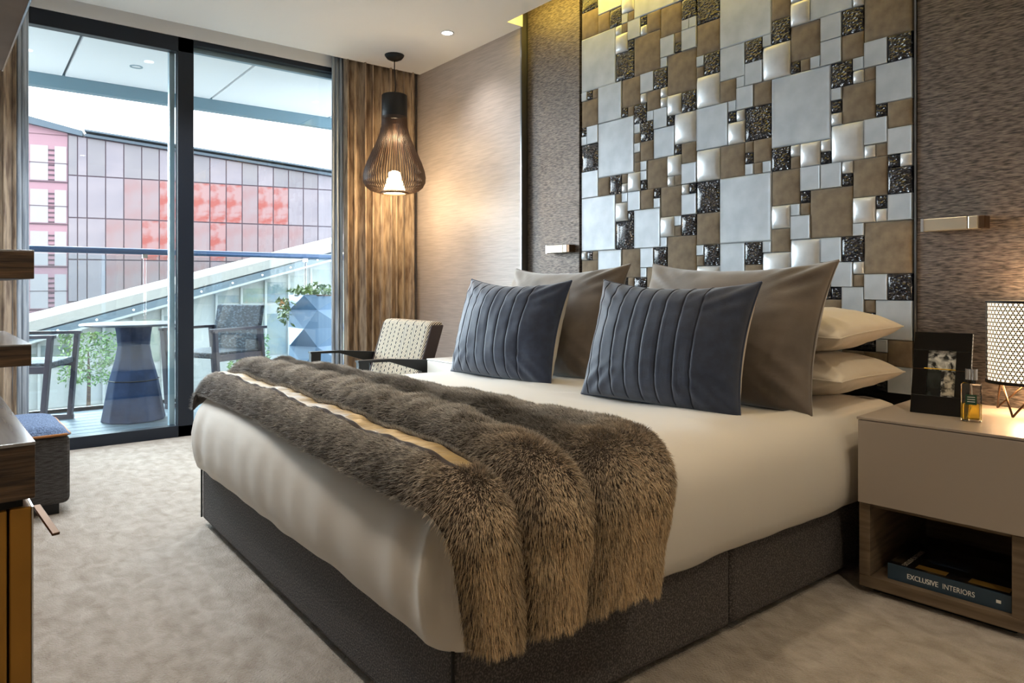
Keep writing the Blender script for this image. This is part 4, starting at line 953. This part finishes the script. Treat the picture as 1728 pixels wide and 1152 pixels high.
def pane_kind(i, j, s):
    if j == 4: return 'pane_grey' if rnd.random() < 0.6 else 'pane_pale'
    red = (4.4 < s < 19.5)
    if j == 3: return 'pane_red_refl' if (6.0 < s < 20.0 and rnd.random() < 0.75) else ('pane_rose' if (4.4 < s < 20.0) else 'pane_pale')
    if j == 2: return 'pane_red_refl' if (6.0 < s < 16 and rnd.random() < 0.5) else ('pane_rose' if 3 < s < 20.5 else 'pane_pale')
    if j == 1: return 'pane_rose' if s > 2.5 else 'pane_pale'
    return 'pane_rose' if rnd.random() < 0.5 else 'pane_pale'
for i in range(len(cols)-1):
    for j in range(5):
        s0, s1 = cols[i]+0.05, cols[i+1]-0.05; kd = pane_kind(i, j, s0)
        if j == 4:
            z0 = rowz[4]+0.06
            MB().hexa([(s0, -0.06, z0+ZG), (s1, -0.06, z0+ZG), (s1, 0, z0+ZG), (s0, 0, z0+ZG), (s0, -0.06, roofz(s0)+ZG-0.45), (s1, -0.06, roofz(s1)+ZG-0.45), (s1, 0, roofz(s1)+ZG-0.45), (s0, 0, roofz(s0)+ZG-0.45)]).build('window_pane', kd, rd)
        else:
            h = rowz[j+1]-rowz[j]-0.12; key = (kd, i == 0, round(h, 2), round(s1-s0, 2))
            if key in PM: share(PM[key], 'window_pane', rd, (s0, 0, rowz[j]+0.06+ZG))
            else:
                o = MB().box(0, s1-s0, -0.06, 0, 0, h).build('window_pane', kd, rd); o.location = (s0, 0, rowz[j]+0.06+ZG); PM[key] = o
SE = cols[-1]
MB().hexa([(-0.05, 0.0, 0), (SE, 0.0, 0), (SE, 6, 0), (-0.05, 6, 0), (-0.05, 0.0, roofz(0)+ZG-0.3), (SE, 0.0, roofz(SE)+ZG-0.3), (SE, 6, roofz(SE)+ZG-0.3), (-0.05, 6, roofz(0)+ZG-0.3)]).build('curtain_wall_frame', 'mullion', rd)
MB().hexa([(1.4, -0.5, roofz(1.4)+ZG-0.35), (SE, -0.5, roofz(SE)+ZG-0.35), (SE, 6, roofz(SE)+ZG-0.35), (1.4, 6, roofz(1.4)+ZG-0.35), (1.4, -0.5, roofz(1.4)+ZG-0.1), (SE, -0.5, roofz(SE)+ZG-0.1), (SE, 6, roofz(SE)+ZG-0.1), (1.4, 6, roofz(1.4)+ZG-0.1)]).build('roof_fascia', 'roof_metal', rd)
MB().hexa([(1.4, -0.9, roofz(1.4)+ZG+0.08), (SE, -0.9, roofz(SE)+ZG+0.08), (SE, 5, roofz(SE)+ZG+0.08), (1.4, 5, roofz(1.4)+ZG+0.08), (1.4, -0.9, roofz(1.4)+ZG+0.24), (SE, -0.9, roofz(SE)+ZG+0.24), (SE, 5, roofz(SE)+ZG+0.24), (1.4, 5, roofz(1.4)+ZG+0.24)]).build('roof_rail', 'roof_metal', rd)
MB().box(-9.0, -0.06, 0.05, 6.05, 0, 15.3+ZG).build('side_wing', 'pink_wall', rd)
MB().hexa([(-9, -0.5, 17.2+ZG), (1.2, -0.5, 15.25+ZG), (1.2, 6, 15.25+ZG), (-9, 6, 17.2+ZG), (-9, -0.5, 18.1+ZG), (1.2, -0.5, 15.75+ZG), (1.2, 6, 15.75+ZG), (-9, 6, 18.1+ZG)]).build('wing_roof', 'roof_metal', rd)
MB().hexa([(-9, 0.05, 15.2+ZG), (-0.06, 0.05, 15.2+ZG), (-0.06, 6, 15.2+ZG), (-9, 6, 15.2+ZG), (-9, 0.05, 17.3+ZG), (-0.06, 0.05, 15.6+ZG), (-0.06, 6, 15.6+ZG), (-9, 6, 17.3+ZG)]).build('wing_gable', 'pink_wall', rd)
wp = None
for j, (z0, z1) in enumerate(((10.95, 14.2), (7.0, 10.1), (3.0, 6.2), (-1.0, 2.2), (-3.4, -1.7))):
    for (a, b_) in ((-3.0, -1.6), (-1.08, -0.14), (-4.6, -3.2), (-6.2, -4.8)):
        MB().box(a, b_, 0.0, 0.05, z0+ZG, z1+ZG).build('window', 'pale_panel', rd)
    for q in range(7):
        zz_ = z0 + (z1-z0)*q/7
        MB().box(-1.58, -1.10, -0.02, 0.05, zz_+ZG, zz_+0.14+ZG).build('louvre', 'mullion', rd)
    MB().box(-9, -0.07, -0.04, 0.05, z0-0.16+ZG, z0-0.08+ZG).build('sill_line', 'mullion', rd)
    MB().box(-9, -0.07, -0.04, 0.05, z0+(z1-z0)*0.5+ZG, z0+(z1-z0)*0.5+0.05+ZG).build('sill_line', 'mullion', rd)
